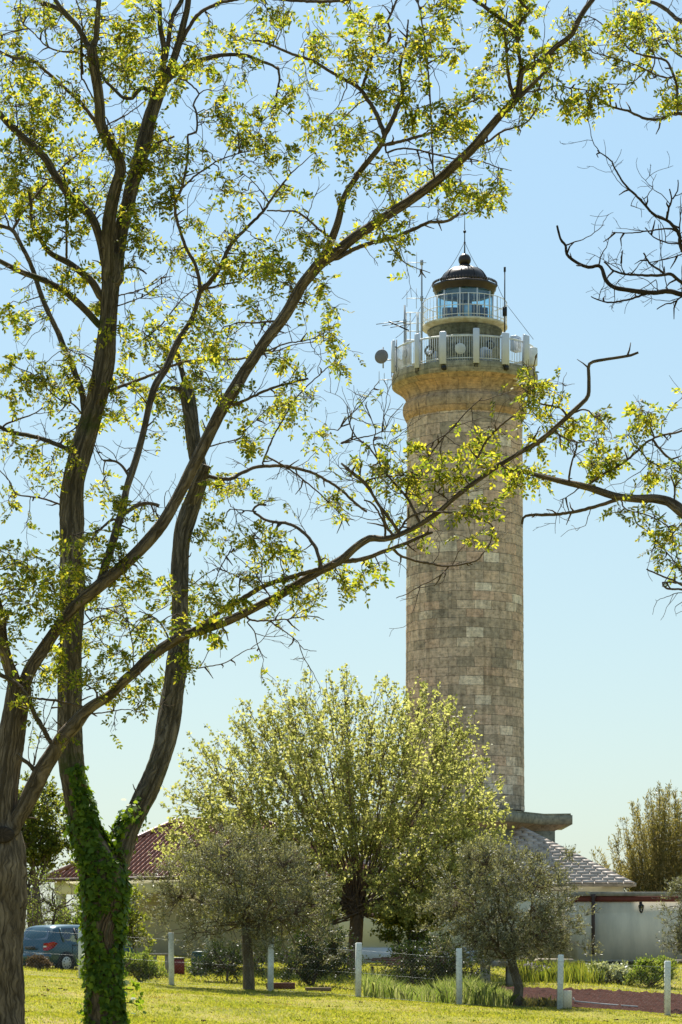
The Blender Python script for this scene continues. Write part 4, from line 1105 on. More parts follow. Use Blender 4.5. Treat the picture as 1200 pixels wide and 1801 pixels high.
CLUMPS = """25,15,18 75,8,22 105,30,22 150,25,25 155,60,20 35,38,14 95,50,15 195,30,25 225,35,28 250,20,22 235,70,25 210,60,22 265,15,20 190,85,22 10,75,18 30,95,25 20,110,20 50,105,18 180,100,18 215,95,28 200,110,20 240,95,22 260,110,22 225,130,22 265,135,20 285,118,12 130,85,18 10,170,20 40,145,22 20,200,18 35,185,18 65,150,18 70,180,22 105,152,20 125,145,20 105,180,18 150,190,20 60,215,25 85,215,25 80,235,30 55,235,20 225,220,22 270,215,20 265,230,18 200,235,18 20,270,25 10,290,22 45,285,22 75,260,22 105,255,22 120,270,22 140,255,20 95,290,20 255,270,22 250,290,18 300,260,22 290,285,22 320,275,20
20,320,30 50,325,30 80,315,28 35,350,28 70,345,28 10,370,22 110,340,22 140,320,25 165,340,20 185,325,18 60,380,22 90,380,24 130,375,24 80,420,26 110,420,24 150,400,18 130,480,24 110,500,20 165,480,18 175,530,18 225,350,24 215,370,22 235,330,22 230,400,24 255,400,20 250,420,20 235,450,22 270,360,20 285,345,22 300,330,20 10,545,18 30,555,16 60,570,14 195,590,22 215,575,22 250,580,30 285,575,28 275,600,28 310,600,28 230,610,22
375,45,24 345,80,14 420,65,24 455,60,18 355,120,26 425,120,26 345,105,14 310,145,12 395,148,22 400,195,24 385,190,20 395,215,18 420,235,26 455,235,28 460,215,26 480,190,20 505,165,24 520,155,26 545,70,26 570,60,26 555,85,22 490,55,16 470,15,26 500,10,22 580,10,18 575,205,30 590,220,26 545,235,16 470,250,18 445,285,24 365,265,24 500,270,18 555,268,10 390,310,18 425,340,26 340,385,18 395,405,28 455,420,22 430,450,18 310,440,18 330,450,24 355,455,22 380,465,22 400,475,18 370,520,20 365,540,26 340,555,24 350,580,28 375,590,28 400,595,28 450,470,24 470,465,28 495,470,30 480,490,26 505,500,22 455,530,22 530,400,24 545,415,24 560,430,22 570,500,24 590,540,26 580,580,20 490,340,18
625,30,24 650,45,24 615,75,20 665,50,24 645,90,24 695,90,20 625,115,18 665,110,16 740,70,24 755,60,24 770,70,24 740,110,24 800,85,18 765,10,24 780,15,22 665,155,20 690,165,24 710,165,26 715,185,22 735,190,20 785,185,24 805,195,26 830,170,26 840,160,18 815,215,28 790,225,28 775,240,20 615,230,24 625,250,26 640,235,22 690,290,18 625,310,20 680,335,24 700,320,22 655,370,22 630,400,20 720,395,22 700,425,18 780,325,20 795,335,24 815,325,28 840,340,26 860,340,26 870,350,20 850,365,24 875,320,20 770,370,14 870,40,22 885,15,22 895,85,16 850,120,22 870,125,22
905,10,14 925,40,14 915,105,16 1000,25,22 1010,70,22 1020,80,24 975,80,18 945,100,18 970,115,22 925,150,20 985,180,20 1000,185,18 920,185,18 1040,155,24 1065,155,18 1038,180,18 1105,25,22 1125,30,22 1095,45,24 1120,50,20 1140,45,20 1090,65,16 1085,100,14 1105,120,16 1190,150,22 1185,165,24 1195,185,20 1190,60,18 1140,130,12
730,795,16 725,830,24 745,835,20 700,840,22 680,825,24 650,820,24 790,835,24 810,830,20 860,750,14 845,775,14 850,795,16 880,800,16 825,890,24 850,885,22 760,890,14 830,950,26 870,955,14 740,940,24 930,650,22 940,675,18 925,690,24 915,715,16 990,675,20 975,690,22 960,725,18 1050,730,20 1020,750,20 975,750,12 1040,815,24 1060,815,22 1075,805,18 1050,780,18 1130,715,22 1140,725,24 1135,740,20 1105,765,18 1150,835,24 1180,820,20 925,820,18 905,835,20 945,840,20 910,855,16 940,785,10 1085,905,18 1150,905,20 1185,925,16 1175,950,18 1155,960,16 1195,1000,18
20,640,20 35,665,24 60,660,24 15,700,18 80,670,26 100,680,26 90,705,20 115,660,20 140,665,14 120,625,18 170,660,22 210,665,18 200,705,28 215,715,24 235,680,18 140,745,24 170,730,18 145,780,24 130,800,18 20,785,22 60,785,18 75,800,20 80,825,18 15,880,22 180,850,22 210,875,18 120,860,14 270,690,18 330,680,20 355,660,24 375,640,24 365,690,18 360,610,28 320,720,20 330,750,22 420,715,18 500,720,16 490,705,28 520,725,22 505,640,18 550,700,18 590,640,18 440,775,20 560,760,16 345,870,22 355,850,18 380,855,20 400,850,18 430,860,18 585,870,18 390,915,14 355,940,20 400,950,14 450,940,18 475,945,20 480,960,24 490,980,24 530,970,18 430,1005,14 375,1030,24 370,1060,22 340,1040,18 315,1050,24 310,1080,24 420,1055,16 500,1030,20 540,1050,22 375,1115,18 330,1160,18 310,1150,18 600,1020,24 665,990,18 590,995,18 560,1035,20 640,1010,16
130,940,26 165,945,24 195,970,26 210,985,22 140,990,24 190,1005,28 130,1020,28 160,1030,22 15,975,22 30,985,24 65,980,20 50,1000,24 75,1010,20 30,1030,20 60,1030,26 90,1040,28 50,1060,20 25,1060,24 120,1075,26 95,1090,20 10,1100,24 10,1130,20 160,1065,20 185,1085,26 180,1130,24 200,1150,28 160,1185,20 235,1100,22 250,1130,20 265,1095,22 255,1010,20 285,1030,16 235,1030,18 70,1170,24 120,1190,20 60,1200,22 40,1240,16 180,1190,18 210,1215,18 245,1235,24 265,1200,20 290,1200,20 105,1000,20 140,1120,22 100,1150,18 215,1060,20"""

def parse_limbs(s):
    out = []
    for ln in s.strip().splitlines():
        p = ln.lstrip('+').split(); pts = np.array([[float(k) for k in q.split(',')] for q in p[2:]])
        w0, w1 = float(p[0]), float(p[1])
        if pts.shape[1] == 2: pts = np.c_[pts, w0 + (w1 - w0) * np.linspace(0, 1, len(pts)) ** 0.85]
        if ln[0] == '+':                      # the same limb goes on
            a0, _, old = out[-1]; out[-1] = (a0, w1, np.vstack([old, pts[1:]]))
        else: out.append((w0, w1, pts))
    return out

def crspline(p, step):
    """catmull-rom through p (any dimension) sampled about every `step`"""
    p = np.asarray(p, float)
    q = np.vstack([2 * p[0] - p[1], p, 2 * p[-1] - p[-2]])
    out = []
    for k in range(len(p) - 1):
        a, b, c, d = q[k:k + 4]
        n = max(1, int(np.linalg.norm((c - b)[:2]) / step))
        t = (np.arange(n) / n)[:, None]
        out.append(0.5 * (2 * b + (c - a) * t + (2 * a - 5 * b + 4 * c - d) * t ** 2 + (3 * b - a - 3 * c + d) * t ** 3))
    out.append(p[-1:])
    return np.vstack(out)

def unit(v): return v / (np.linalg.norm(v, axis=-1, keepdims=True) + 1e-9)

def leaflets(base, d, nrm, L, pairs, l, w, droop, mb_leaf, mb_stem=None):
    """pinnate leaves: arrays of base point, direction, normal, length; every leaflet a small hexagon"""
    N = len(base)
    d = unit(d); s = unit(np.cross(d, nrm)); nrm = np.cross(s, d)
    ts = []; sides = []
    for k in range(pairs):
        t = 0.28 + 0.66 * k / max(1, pairs - 1)
        ts += [t, t]; sides += [1, -1]
    ts.append(1.0); sides.append(0)
    ts = np.array(ts); sides = np.array(sides); K = len(ts)
    pos = base[:, None] + d[:, None] * (L[:, None] * ts)[..., None]
    pos[..., 2] -= droop * L[:, None] * ts ** 2
    ld = s[:, None] * (sides[None, :, None] * 0.92) + d[:, None] * np.where(sides == 0, 1, 0.38)[None, :, None]
    ld = ld + R.normal(0, 0.22, ld.shape); ld[..., 2] -= 0.18
    ld = unit(ld)
    n2 = unit(nrm[:, None] + R.normal(0, 0.45, ld.shape))
    ls = unit(np.cross(ld, n2))
    sz = (0.75 + 0.4 * R.random((N, K)))[..., None]
    prof = [(0, 0), (0.3, 0.5), (0.68, 0.45), (1, 0), (0.68, -0.45), (0.3, -0.5)]
    V = np.stack([pos + ld * (a * l) * sz + ls * (b * w) * sz for a, b in prof], 2).reshape(-1, 3)
    f = np.arange(N * K * 6).reshape(-1, 6)
    mb_leaf.add(V, f)
    if mb_stem is not None:
        tt = np.array([0, 0.5, 1.0])
        pp = base[:, None] + d[:, None] * (L[:, None] * tt)[..., None]
        pp[..., 2] -= droop * L[:, None] * tt ** 2
        r = 0.0016
        ring = np.stack([pp + s[:, None] * r, pp - s[:, None] * r * .5 + nrm[:, None] * r * .87, pp - s[:, None] * r * .5 - nrm[:, None] * r * .87], 2)
        V = ring.reshape(-1, 3)
        q = []
        for g in range(2):
            for j in range(3): q.append((g * 3 + j, g * 3 + (j + 1) % 3, g * 3 + 3 + (j + 1) % 3, g * 3 + 3 + j))
        q = np.array(q)[None] + (np.arange(N) * 9)[:, None, None]
        mb_stem.add(V, q.reshape(-1, 4))

class Tree:
    pass

def wander(p0, p1, n, amp):
    """a crooked twig from p0 to p1"""
    p0 = np.asarray(p0, float); p1 = np.asarray(p1, float)
    t = np.linspace(0, 1, n)[:, None]
    L = np.linalg.norm(p1 - p0)
    off = np.cumsum(R.normal(0, 1, (n, 3)), 0); off -= off[:1]; off -= t * off[-1:]
    return p0 + (p1 - p0) * t + off * amp * L / math.sqrt(n)

def build_locusts():
    trees = {}
    for key in 'ABC':
        T = Tree(); T.Y = DEPTH[key]; T.px = np.zeros((0, 2)); T.dep = np.zeros(0); T.w = np.zeros(0)
        T.trunk = MB(); T.twigs = MB(); T.leaf = MB(); T.dead = MB()
        T.paths = []
        px0 = {'A': 187, 'B': -4, 'C': 1350}[key]
        T.base = (PX(px0, T.Y), T.Y, gz(PX(px0, T.Y), T.Y))
        for k, (w0, w1, pts) in enumerate(parse_limbs(LIMBS[key])):
            if k and len(T.px):
                d0 = np.linalg.norm(T.px - pts[0, :2], axis=1).min(); d1 = np.linalg.norm(T.px - pts[-1, :2], axis=1).min()
                if d1 < d0 - 12:
                    pts = pts[::-1].copy(); pts[:, 2] = pts[::-1, 2]
                j = np.argmin(np.linalg.norm(T.px - pts[0, :2], axis=1)); dep0 = T.dep[j]
                gap = np.linalg.norm(T.px[j] - pts[0, :2])
                if 3 < gap < 30: pts = np.vstack([np.r_[T.px[j], w0], pts])
            else: dep0 = T.Y
            sp = crspline(pts, 7.0 if w0 > 12 else 5.0)
            wd = sp[:, 2] if sp.shape[1] > 2 else None; sp = sp[:, :2]; pts = pts[:, :2]
            n = len(sp); s = np.linspace(0, 1, n)
            Lpx = np.linalg.norm(np.diff(sp, axis=0), axis=1).sum()
            Lm = Lpx / F * T.Y
            stem = w0 >= 60 and not (key == 'A' and k == 1)
            gain = 0 if stem else random.choice((-1, 1)) * Lm * random.uniform(0.12, 0.38)
            if key == 'B' and k == 2: gain = -0.8
            dep = dep0 + gain * s ** 1.1
            if w0 < 12: sp = sp + R.normal(0, 0.35, sp.shape)
            if wd is None: wd = w0 + (w1 - w0) * s ** 0.8
            P3 = np.stack([(sp[:, 0] - 600) / F * dep, dep, CZ + (YH - sp[:, 1]) / F * dep], -1)
            rad = np.maximum(wd / 2 * (1.0 if w0 > 60 else 0.93), 0.6) / F * dep
            sides = 26 if w0 > 40 else 18 if w0 > 20 else 9 if w0 > 8 else 5
            dead = key == 'C' and 230 < pts[:, 1].mean() < 560 and w0 < 13
            mb = T.trunk if w0 > 8 and not dead else (T.dead if dead else T.twigs)
            if w0 > 14:
                rad = rad * (1 + 0.045 * np.sin(np.linspace(0, Lm * 3.1, n) + k) + 0.03 * R.standard_normal(n).cumsum() / math.sqrt(n))
            mb.tube(P3, rad, sides, True, 0.012 if w0 > 14 else 0.06, 7 if w0 > 14 else 0)
            T.px = np.vstack([T.px, sp]); T.dep = np.r_[T.dep, dep]; T.w = np.r_[T.w, wd]
            T.paths.append((P3, rad, sp, dep, dead, w0))
        # knots and stubs on the limbs
        for P3, rad, sp, dep, dead, w0 in T.paths:
            n = int(len(P3) / (9 if w0 < 12 else 12))
            for _ in range(n):
                i = random.randrange(1, len(P3) - 1)
                t = unit(P3[i + 1] - P3[i - 1]); a = R.normal(0, 1, 3); a = unit(a - t * a.dot(t)) + t * 0.5
                L = random.uniform(0.05, 0.16)
                (T.dead if dead else T.twigs).tube([P3[i], P3[i] + a * (rad[i] + L * .5), P3[i] + a * (rad[i] + L) + R.normal(0, .02, 3)], [0.012, 0.008, 0.004], 4)
        trees[key] = T

    def grow(mb, p, d, L, r, depth, bare):
        n = max(4, int(L / 0.05))
        q = [np.array(p)]
        for k in range(n):
            d = unit(d + R.normal(0, 0.20, 3) + np.array([0, 0, 0.02]))
            q.append(q[-1] + d * L / n)
        q = np.array(q)
        if not bare and r > 0.005 and is_open(q[-1])[0] and random.random() < 0.75: return None
        mb.tube(q, np.linspace(r, max(r * 0.35, 0.0022), n + 1), 4, False)
        if depth > 0:
            for _ in range(random.randint(1, 3)):
                i = random.randrange(1, n)
                e = unit(R.normal(0, 1, 3)); e = unit(unit(q[i] - q[i - 1]) * 0.7 + e * 0.8)
                grow(mb, q[i], e, L * random.uniform(0.3, 0.6), r * 0.6, depth - 1, bare)
        return q

    # leafy sprays
    for s in CLUMPS.split():
        x, y, r = [float(k) for k in s.split(',')]; r *= 1.12
        best = None
        for key, T in trees.items():
            ok = (T.w < 30)
            dd = np.where(ok, np.linalg.norm(T.px - (x, y), axis=1) + T.w * 0.3, 1e9)
            j = int(np.argmin(dd))
            if best is None or dd[j] < best[0]: best = (dd[j], key, j)
        _, key, j = best; T = trees[key]
        dep0 = T.dep[j]
        dep = dep0 + random.uniform(-0.5, 0.5)
        p0 = P(T.px[j, 0], T.px[j, 1], dep0); c = P(x, y, dep)
        rm = r / F * dep
        if np.linalg.norm(c - p0) > 0.12:
            tw = wander(p0, c, 7, 0.12); T.twigs.tube(tw, np.linspace(0.008, 0.004, 7), 4, False)
        nsub = 4 if r < 20 else 5
        bases = []; dirs = []
        for k in range(nsub):
            e = unit(R.normal(0, 1, 3) * np.array([1, 1, 0.8])); end = c + e * rm * random.uniform(0.65, 1.25)
            q = wander(c, end, 5, 0.15); T.twigs.tube(q, np.linspace(0.0045, 0.0022, 5), 3, False)
            m = max(3, int(r / 7.4))
            for g in range(m):
                i = random.randrange(1, 5); bases.append(q[i]); dv = unit(unit(q[i] - q[i - 1]) * 0.5 + R.normal(0, 0.8, 3)); dv[2] -= 0.25; dirs.append(dv)
        bases = np.array(bases); dirs = np.array(dirs)
        k = ~(is_open(bases) | is_open(bases + unit(dirs) * 0.16)); bases, dirs = bases[k], dirs[k]; N = len(bases)
        if N == 0: continue
        nr = unit(np.array([0, 0, 1.0]) + R.normal(0, 0.75, (N, 3)))
        leaflets(bases, dirs, nr, R.uniform(0.10, 0.21, N), random.choice((3, 4, 5, 6)), random.uniform(0.047, 0.064), random.uniform(0.021, 0.029), random.uniform(0.1, 0.5), T.leaf, T.twigs)
    # scattered single leaves and bare twigs along the branches
    for key, T in trees.items():
        for P3, rad, sp, dep, dead, w0 in T.paths:
            if w0 > 30: continue
            Lm = np.linalg.norm(np.diff(P3, axis=0), axis=1).sum()
            for _ in range(int(Lm * (1.2 if dead else 3.2)) + 1):
                i = random.randrange(len(P3) // 4, len(P3) - 1) if len(P3) > 6 else len(P3) - 1
                t = unit(P3[i] - P3[i - 1]); e = unit(t * 0.5 + unit(R.normal(0, 1, 3)) * np.array([1, 0.7, 1]))
                q = grow(T.dead if dead else T.twigs, P3[i], e, random.uniform(0.22, 0.8), 0.0052, 2 if random.random() < .6 else 1, dead)
                if q is not None and not dead and random.random() < 0.34 and not is_open(q[-1])[0]:
                    N = random.randint(2, 5); b = q[R.integers(2, len(q), N)]
                    dv = unit(R.normal(0, 1, (N, 3))); dv[:, 2] -= 0.3
                    leaflets(b, dv, unit(np.array([0, 0, 1.0]) + R.normal(0, 0.7, (N, 3))), R.uniform(0.09, 0.19, N), 5, 0.048, 0.023, 0.3, T.leaf, T.twigs)
    lab = {'A': 'tall forked locust tree with ivy on its trunk and fresh yellow green leaves',
           'B': 'thick barked locust tree at the left edge sending a long limb across the lighthouse',
           'C': 'locust tree reaching in from the right edge with a bare dead limb'}
    for key, T in trees.items():
        t = thing('locust_tree', T.base, lab[key], 'tree', 'locust trees in front of the lighthouse')
        T.trunk.build('trunk', M['ivybark'] if key == 'A' else M['bark'], t, smooth=True)
        T.twigs.build('twigs', M['twig'], t)
        T.leaf.build('crown', M['locust'], t)
        if T.dead.v: T.dead.build('dead_branch', M['deadtwig'], t)
    return trees
TREES = build_locusts()

# saw cut on the left trunk
def cut_scar():
    Y = DEPTH['B'] - 0.255
    mb = MB(); mb.lathe([(0.0, 0.012), (0.05, 0.014), (0.10, 0.01), (0.125, 0.0), (0.13, -0.03)], (0, 0, 0), 20)
    V = np.concatenate(mb.v); V = np.c_[V[:, 0] * 1.05, -V[:, 2] * 0.6, V[:, 1] * 0.7] + P(4, 1468, Y)
    mb.v = [V]
    root = [o for o in bpy.data.objects if o.name.startswith('locust_tree') and 'left edge' in o.get('label', '')][0]
    mb.build('saw_cut', M['deadtwig'], root)
cut_scar()

# ---------------------------------------------------------------- ivy on the forked trunk
def build_ivy():
    T = TREES['A']
    mb = MB(); st = MB()
    V = []; N = 0
    spec = [(0, 24000, 1350, 1960), (1, 16000, 1415, 1575)]
    lobes = [(0, 0), (0.12, 0.42), (0.38, 0.30), (0.50, 0.52), (0.62, 0.22), (1.0, 0.0), (0.62, -0.22), (0.50, -0.52), (0.38, -0.30), (0.12, -0.42)]
    for pi, cnt, ya, yb in spec:
        P3, rad, sp, dep, _, _ = T.paths[pi]
        for _ in range(cnt):
            i = random.randrange(1, len(P3) - 1)
            yy = sp[i, 1]
            if not (ya <= yy <= yb): continue
            ax = unit(P3[i + 1] - P3[i - 1])
            a = random.uniform(0, 2 * math.pi)
            side = np.array([1.0, 0, 0]) - ax * ax[0]; side = unit(side); fw = np.cross(ax, side)
            o = side * math.cos(a) + fw * math.sin(a)
            # the left flank of the trunk and the upper outer sides stay bare in patches
            if pi == 0 and yy > 1480 and o[0] < -0.75 and random.random() < 0.5: continue
            if pi == 1 and o[0] > 0.0 and random.random() < 0.97: continue
            if yy < 1480 and (o[0] < -0.2) and random.random() < (0.95 if yy < 1440 else 0.5): continue
            if pi == 0 and yy < 1400 and not (-0.1 < o[0] < 0.85): continue
            if math.sin(P3[i, 2] * 5.1 + a * 2.3) + math.sin(P3[i, 2] * 2.3 - a * 3) > 1.25: continue
            p = P3[i] + ax * random.uniform(-.04, .04) + o * (rad[i] * 1.01 + abs(random.gauss(0.018, 0.018)))
            nn = unit(o + R.normal(0, 0.42, 3) + np.array([0, 0, 0.25]))
            dn = np.array([0, 0, -1.0]) + R.normal(0, 0.5, 3); dn = unit(dn - nn * dn.dot(nn)); sd2 = np.cross(dn, nn)
            s = random.choice((0.035, 0.05, 0.06, 0.075, 0.09)) * random.uniform(.85, 1.15)
            for u, w in lobes: V.append(p + dn * (u * s) + sd2 * (w * s) + nn * (0.10 * s * (0.5 - abs(u - .5)) - abs(w) * .12 * s))
            N += 1
    # a few sprigs that stand off the trunk
    for (x, y) in ((240, 1765), (146, 1700), (235, 1740), (200, 1490), (236, 1425), (160, 1440), (148, 1790)):
        c = P(x, y, T.Y - 0.05)
        for _ in range(16):
            p = c + R.normal(0, 1, 3) * np.array([0.045, 0.05, 0.07])
            nn = unit(R.normal(0, 1, 3)); dn = unit(np.cross(nn, R.normal(0, 1, 3))); sd2 = np.cross(dn, nn); s = random.uniform(0.05, 0.085)
            for u, w in lobes: V.append(p + dn * (u * s) + sd2 * (w * s))
            N += 1
        i = int(np.argmin(np.abs(T.paths[0][2][:, 1] - y))); a0 = T.paths[0][0][i] if y > 1500 else c + (0, 0, -.15)
        st.tube(wander(a0, c, 5, 0.1), 0.006, 4)
    for _ in range(9):
        a = random.uniform(math.pi, 2 * math.pi); P3, rad = T.paths[0][0], T.paths[0][1]
        pts = [P3[i] + np.array([math.cos(a + 0.25 * math.sin(i * .4)), math.sin(a + .25 * math.sin(i * .4)), 0]) * rad[i] * 1.03 for i in range(0, 55, 2)]
        st.tube(pts, 0.013, 5)
    mb.add(np.array(V), np.arange(N * 10).reshape(-1, 10))
    t = thing('ivy', T.base, 'green ivy climbing the forked trunk of the tall locust tree', 'ivy')
    mb.build('foliage', M['ivy'], t); st.build('stem', M['twig'], t)
build_ivy()
# ---------------------------------------------------------------- trees and plants behind the fence
def simple_leaves(mb, pos, d, n, l, w, prof=None):
    """one leaf at each point: a folded diamond or a longer outline"""
    N = len(pos); d = unit(d); s = unit(np.cross(d, n)); n = np.cross(s, d)
    prof = prof or [(0, 0), (0.35, 0.5), (0.75, 0.38), (1, 0), (0.75, -0.38), (0.35, -0.5)]
    l = np.broadcast_to(l, (N,)); w = np.broadcast_to(w, (N,))
    V = np.stack([pos + d * (a * l)[:, None] + s * (b * w)[:, None] + n * (abs(b) * 0.35 * w)[:, None] for a, b in prof], 1).reshape(-1, 3)
    k = len(prof)
    mb.add(V, np.arange(N * k).reshape(-1, k))

MAPLE = [(0, 0), (0.18, 0.48), (0.42, 0.30), (0.55, 0.56), (0.72, 0.20), (1, 0), (0.72, -0.20), (0.55, -0.56), (0.42, -0.30), (0.18, -0.48)]

def maple():
    Y = 88.0
    bx = PX(622, Y); base = np.array([bx, Y, gz(bx, Y)])
    head = P(628, 1600, Y)
    t = thing('maple_tree', base, 'wide pollarded tree with many upright stems and yellow green leaves in front of the lighthouse', 'tree')
    tr = MB(); lf = MB(); tw = MB()
    tp = crspline(np.array([base - (0, 0, .2), base + (0.05, 0, 0.7), head + (0, 0, -0.25), head + (0.02, 0, 0.4)]), 0.25)
    tr.tube(tp, np.linspace(0.27, 0.22, len(tp)), 14, True, 0.05)
    for _ in range(9):
        p = head + R.normal(0, 1, 3) * (0.12, 0.12, 0.2); tr.sphere(p, random.uniform(0.14, 0.22), 8)
    # outline of the crown: reach for each direction, in pixels about the head (angle from straight up, left negative)
    angs = np.radians([-100, -85, -70, -60, -48, -36, -24, -14, -5, 4, 14, 24, 34, 44, 55, 68, 82, 100])
    reach = np.array([200, 330, 385, 400, 410, 412, 425, 425, 432, 415, 420, 425, 378, 350, 325, 295, 235, 140])
    P_all = []; D_all = []; SP = []
    stems = 150
    for k in range(stems):
        th = math.radians(random.uniform(-98, 98)); dy = random.uniform(-0.92, 0.92)
        rc = np.interp(th, angs, reach) / F * Y * random.uniform(0.66, 1.0) ** 0.6
        c = math.sqrt(1 - dy * dy)
        inc = abs(th)
        end = head + np.array([math.sin(th) * rc * (0.35 + 0.65 * c), dy * 4.6, math.cos(th) * rc * (0.45 + 0.55 * c)])
        n = 14; s = np.linspace(0, 1, n)[:, None]
        start = head + R.normal(0, 0.15, 3)
        bow = np.array([0, 0, 1.0]) * rc * (-0.10 if inc > 0.6 else -0.02)
        pts = start + (end - start) * s + bow * (4 * s * (1 - s)) * 1.0 + np.cumsum(R.normal(0, 0.022, (n, 3)), 0)
        r0 = random.uniform(0.022, 0.042)
        tr.tube(pts, np.linspace(r0, 0.008, n), 6, False)
        SP.append(pts)
        for g in range(random.randint(7, 10)):
            u = random.uniform(0.12, 1.0) ** 0.62; i = min(n - 2, int(u * (n - 1)))
            p = pts[i] + (pts[i + 1] - pts[i]) * (u * (n - 1) - i)
            e = unit(unit(pts[i + 1] - pts[i]) * 0.9 + R.normal(0, 0.5, 3) + np.array([0, 0, 0.35]))
            L = random.uniform(0.4, 1.0) * (1.15 - 0.5 * u)
            q = p + e * L * np.linspace(0, 1, 6)[:, None] + np.cumsum(R.normal(0, 0.025, (6, 3)), 0)
            tw.tube(q, np.linspace(0.012, 0.005, 6), 4, False)
            m = int(L * random.uniform(26, 42))
            uu = R.uniform(0.1, 1, m) * 5; ii = np.minimum(4, uu.astype(int)); fr = (uu - ii)[:, None]
            pp = q[ii] * (1 - fr) + q[ii + 1] * fr + R.normal(0, 0.055, (m, 3))
            P_all.append(pp); D_all.append(e * 0.5 + R.normal(0, 0.8, (m, 3)) - np.array([0, 0, .25]))
        m = 22
        pp = pts[-3:][R.integers(0, 3, m)] + R.normal(0, 0.07, (m, 3)); P_all.append(pp); D_all.append(R.normal(0, 0.8, (m, 3)) + (0, 0, .2))
    # more shoots wherever the crown still has room
    SP = np.vstack(SP)
    for k in range(2700):
        th = math.radians(random.uniform(-108, 108)); dy = random.uniform(-0.9, 0.9); c = math.sqrt(1 - dy * dy)
        rc = np.interp(th, angs, reach) / F * Y * math.sqrt(random.uniform(0.015, 0.97))
        q1 = head + np.array([math.sin(th) * rc * (0.4 + 0.6 * c), dy * 4.6, math.cos(th) * rc * (0.45 + 0.55 * c)])
        j = int(np.argmin(np.linalg.norm(SP - (q1 - (q1 - head) * 0.12), axis=1)))
        q = wander(SP[j], q1, 6, 0.08); tw.tube(q, np.linspace(0.011, 0.005, 6), 4, False)
        e = unit(q1 - head) * 0.7 + np.array([0, 0, 0.5])
        q2 = q1 + unit(e + R.normal(0, .3, 3)) * random.uniform(0.2, 0.55); tw.tube([q1, q2], [0.006, 0.003], 4, False)
        m = random.randint(14, 24); f = R.random(m)[:, None]
        P_all.append(np.where(R.random((m, 1)) < 0.65, q1 + (q2 - q1) * f, q[3] + (q1 - q[3]) * f) + R.normal(0, 0.06, (m, 3))); D_all.append(e * .4 + R.normal(0, 0.8, (m, 3)) - (0, 0, .25))
    PA = np.concatenate(P_all); DA = np.concatenate(D_all)
    ok = PA[:, 2] > gz(bx, Y) + 1.2
    PA, DA = PA[ok], DA[ok]; N = len(PA)
    simple_leaves(lf, PA, DA, unit(R.normal(0, 0.8, (N, 3)) + (0, 0, 0.5)), R.uniform(0.08, 0.14, N), R.uniform(0.08, 0.125, N), MAPLE)
    tr.build('trunk', plain('red brown stem bark', (0.22, 0.15, 0.11), 0.9, 0, 0.4, 8, 0.5, 0.1), t, smooth=True)
    tw.build('twigs', M['twig'], t); lf.build('crown', M['maple'], t)
maple()

def blob_points(blobs, n, Y, hollow=0.35):
    """points in a union of ellipsoids given in pixels: x, y, rx, ry; depth radius follows rx"""
    b = np.array(blobs, float); vol = b[:, 2] ** 2 * b[:, 3]
    k = R.choice(len(b), n, p=vol / vol.sum())
    u = unit(R.normal(0, 1, (n, 3))); r = (hollow ** 3 + (1 - hollow ** 3) * R.random(n)) ** (1 / 3)
    c = np.stack([(b[k, 0] - 600) / F * Y, np.full(n, Y), CZ + (YH - b[k, 1]) / F * Y], -1)
    rad = np.stack([b[k, 2], b[k, 2] * 0.85, b[k, 3]], -1) / F * Y
    return c + u * r[:, None] * rad, u

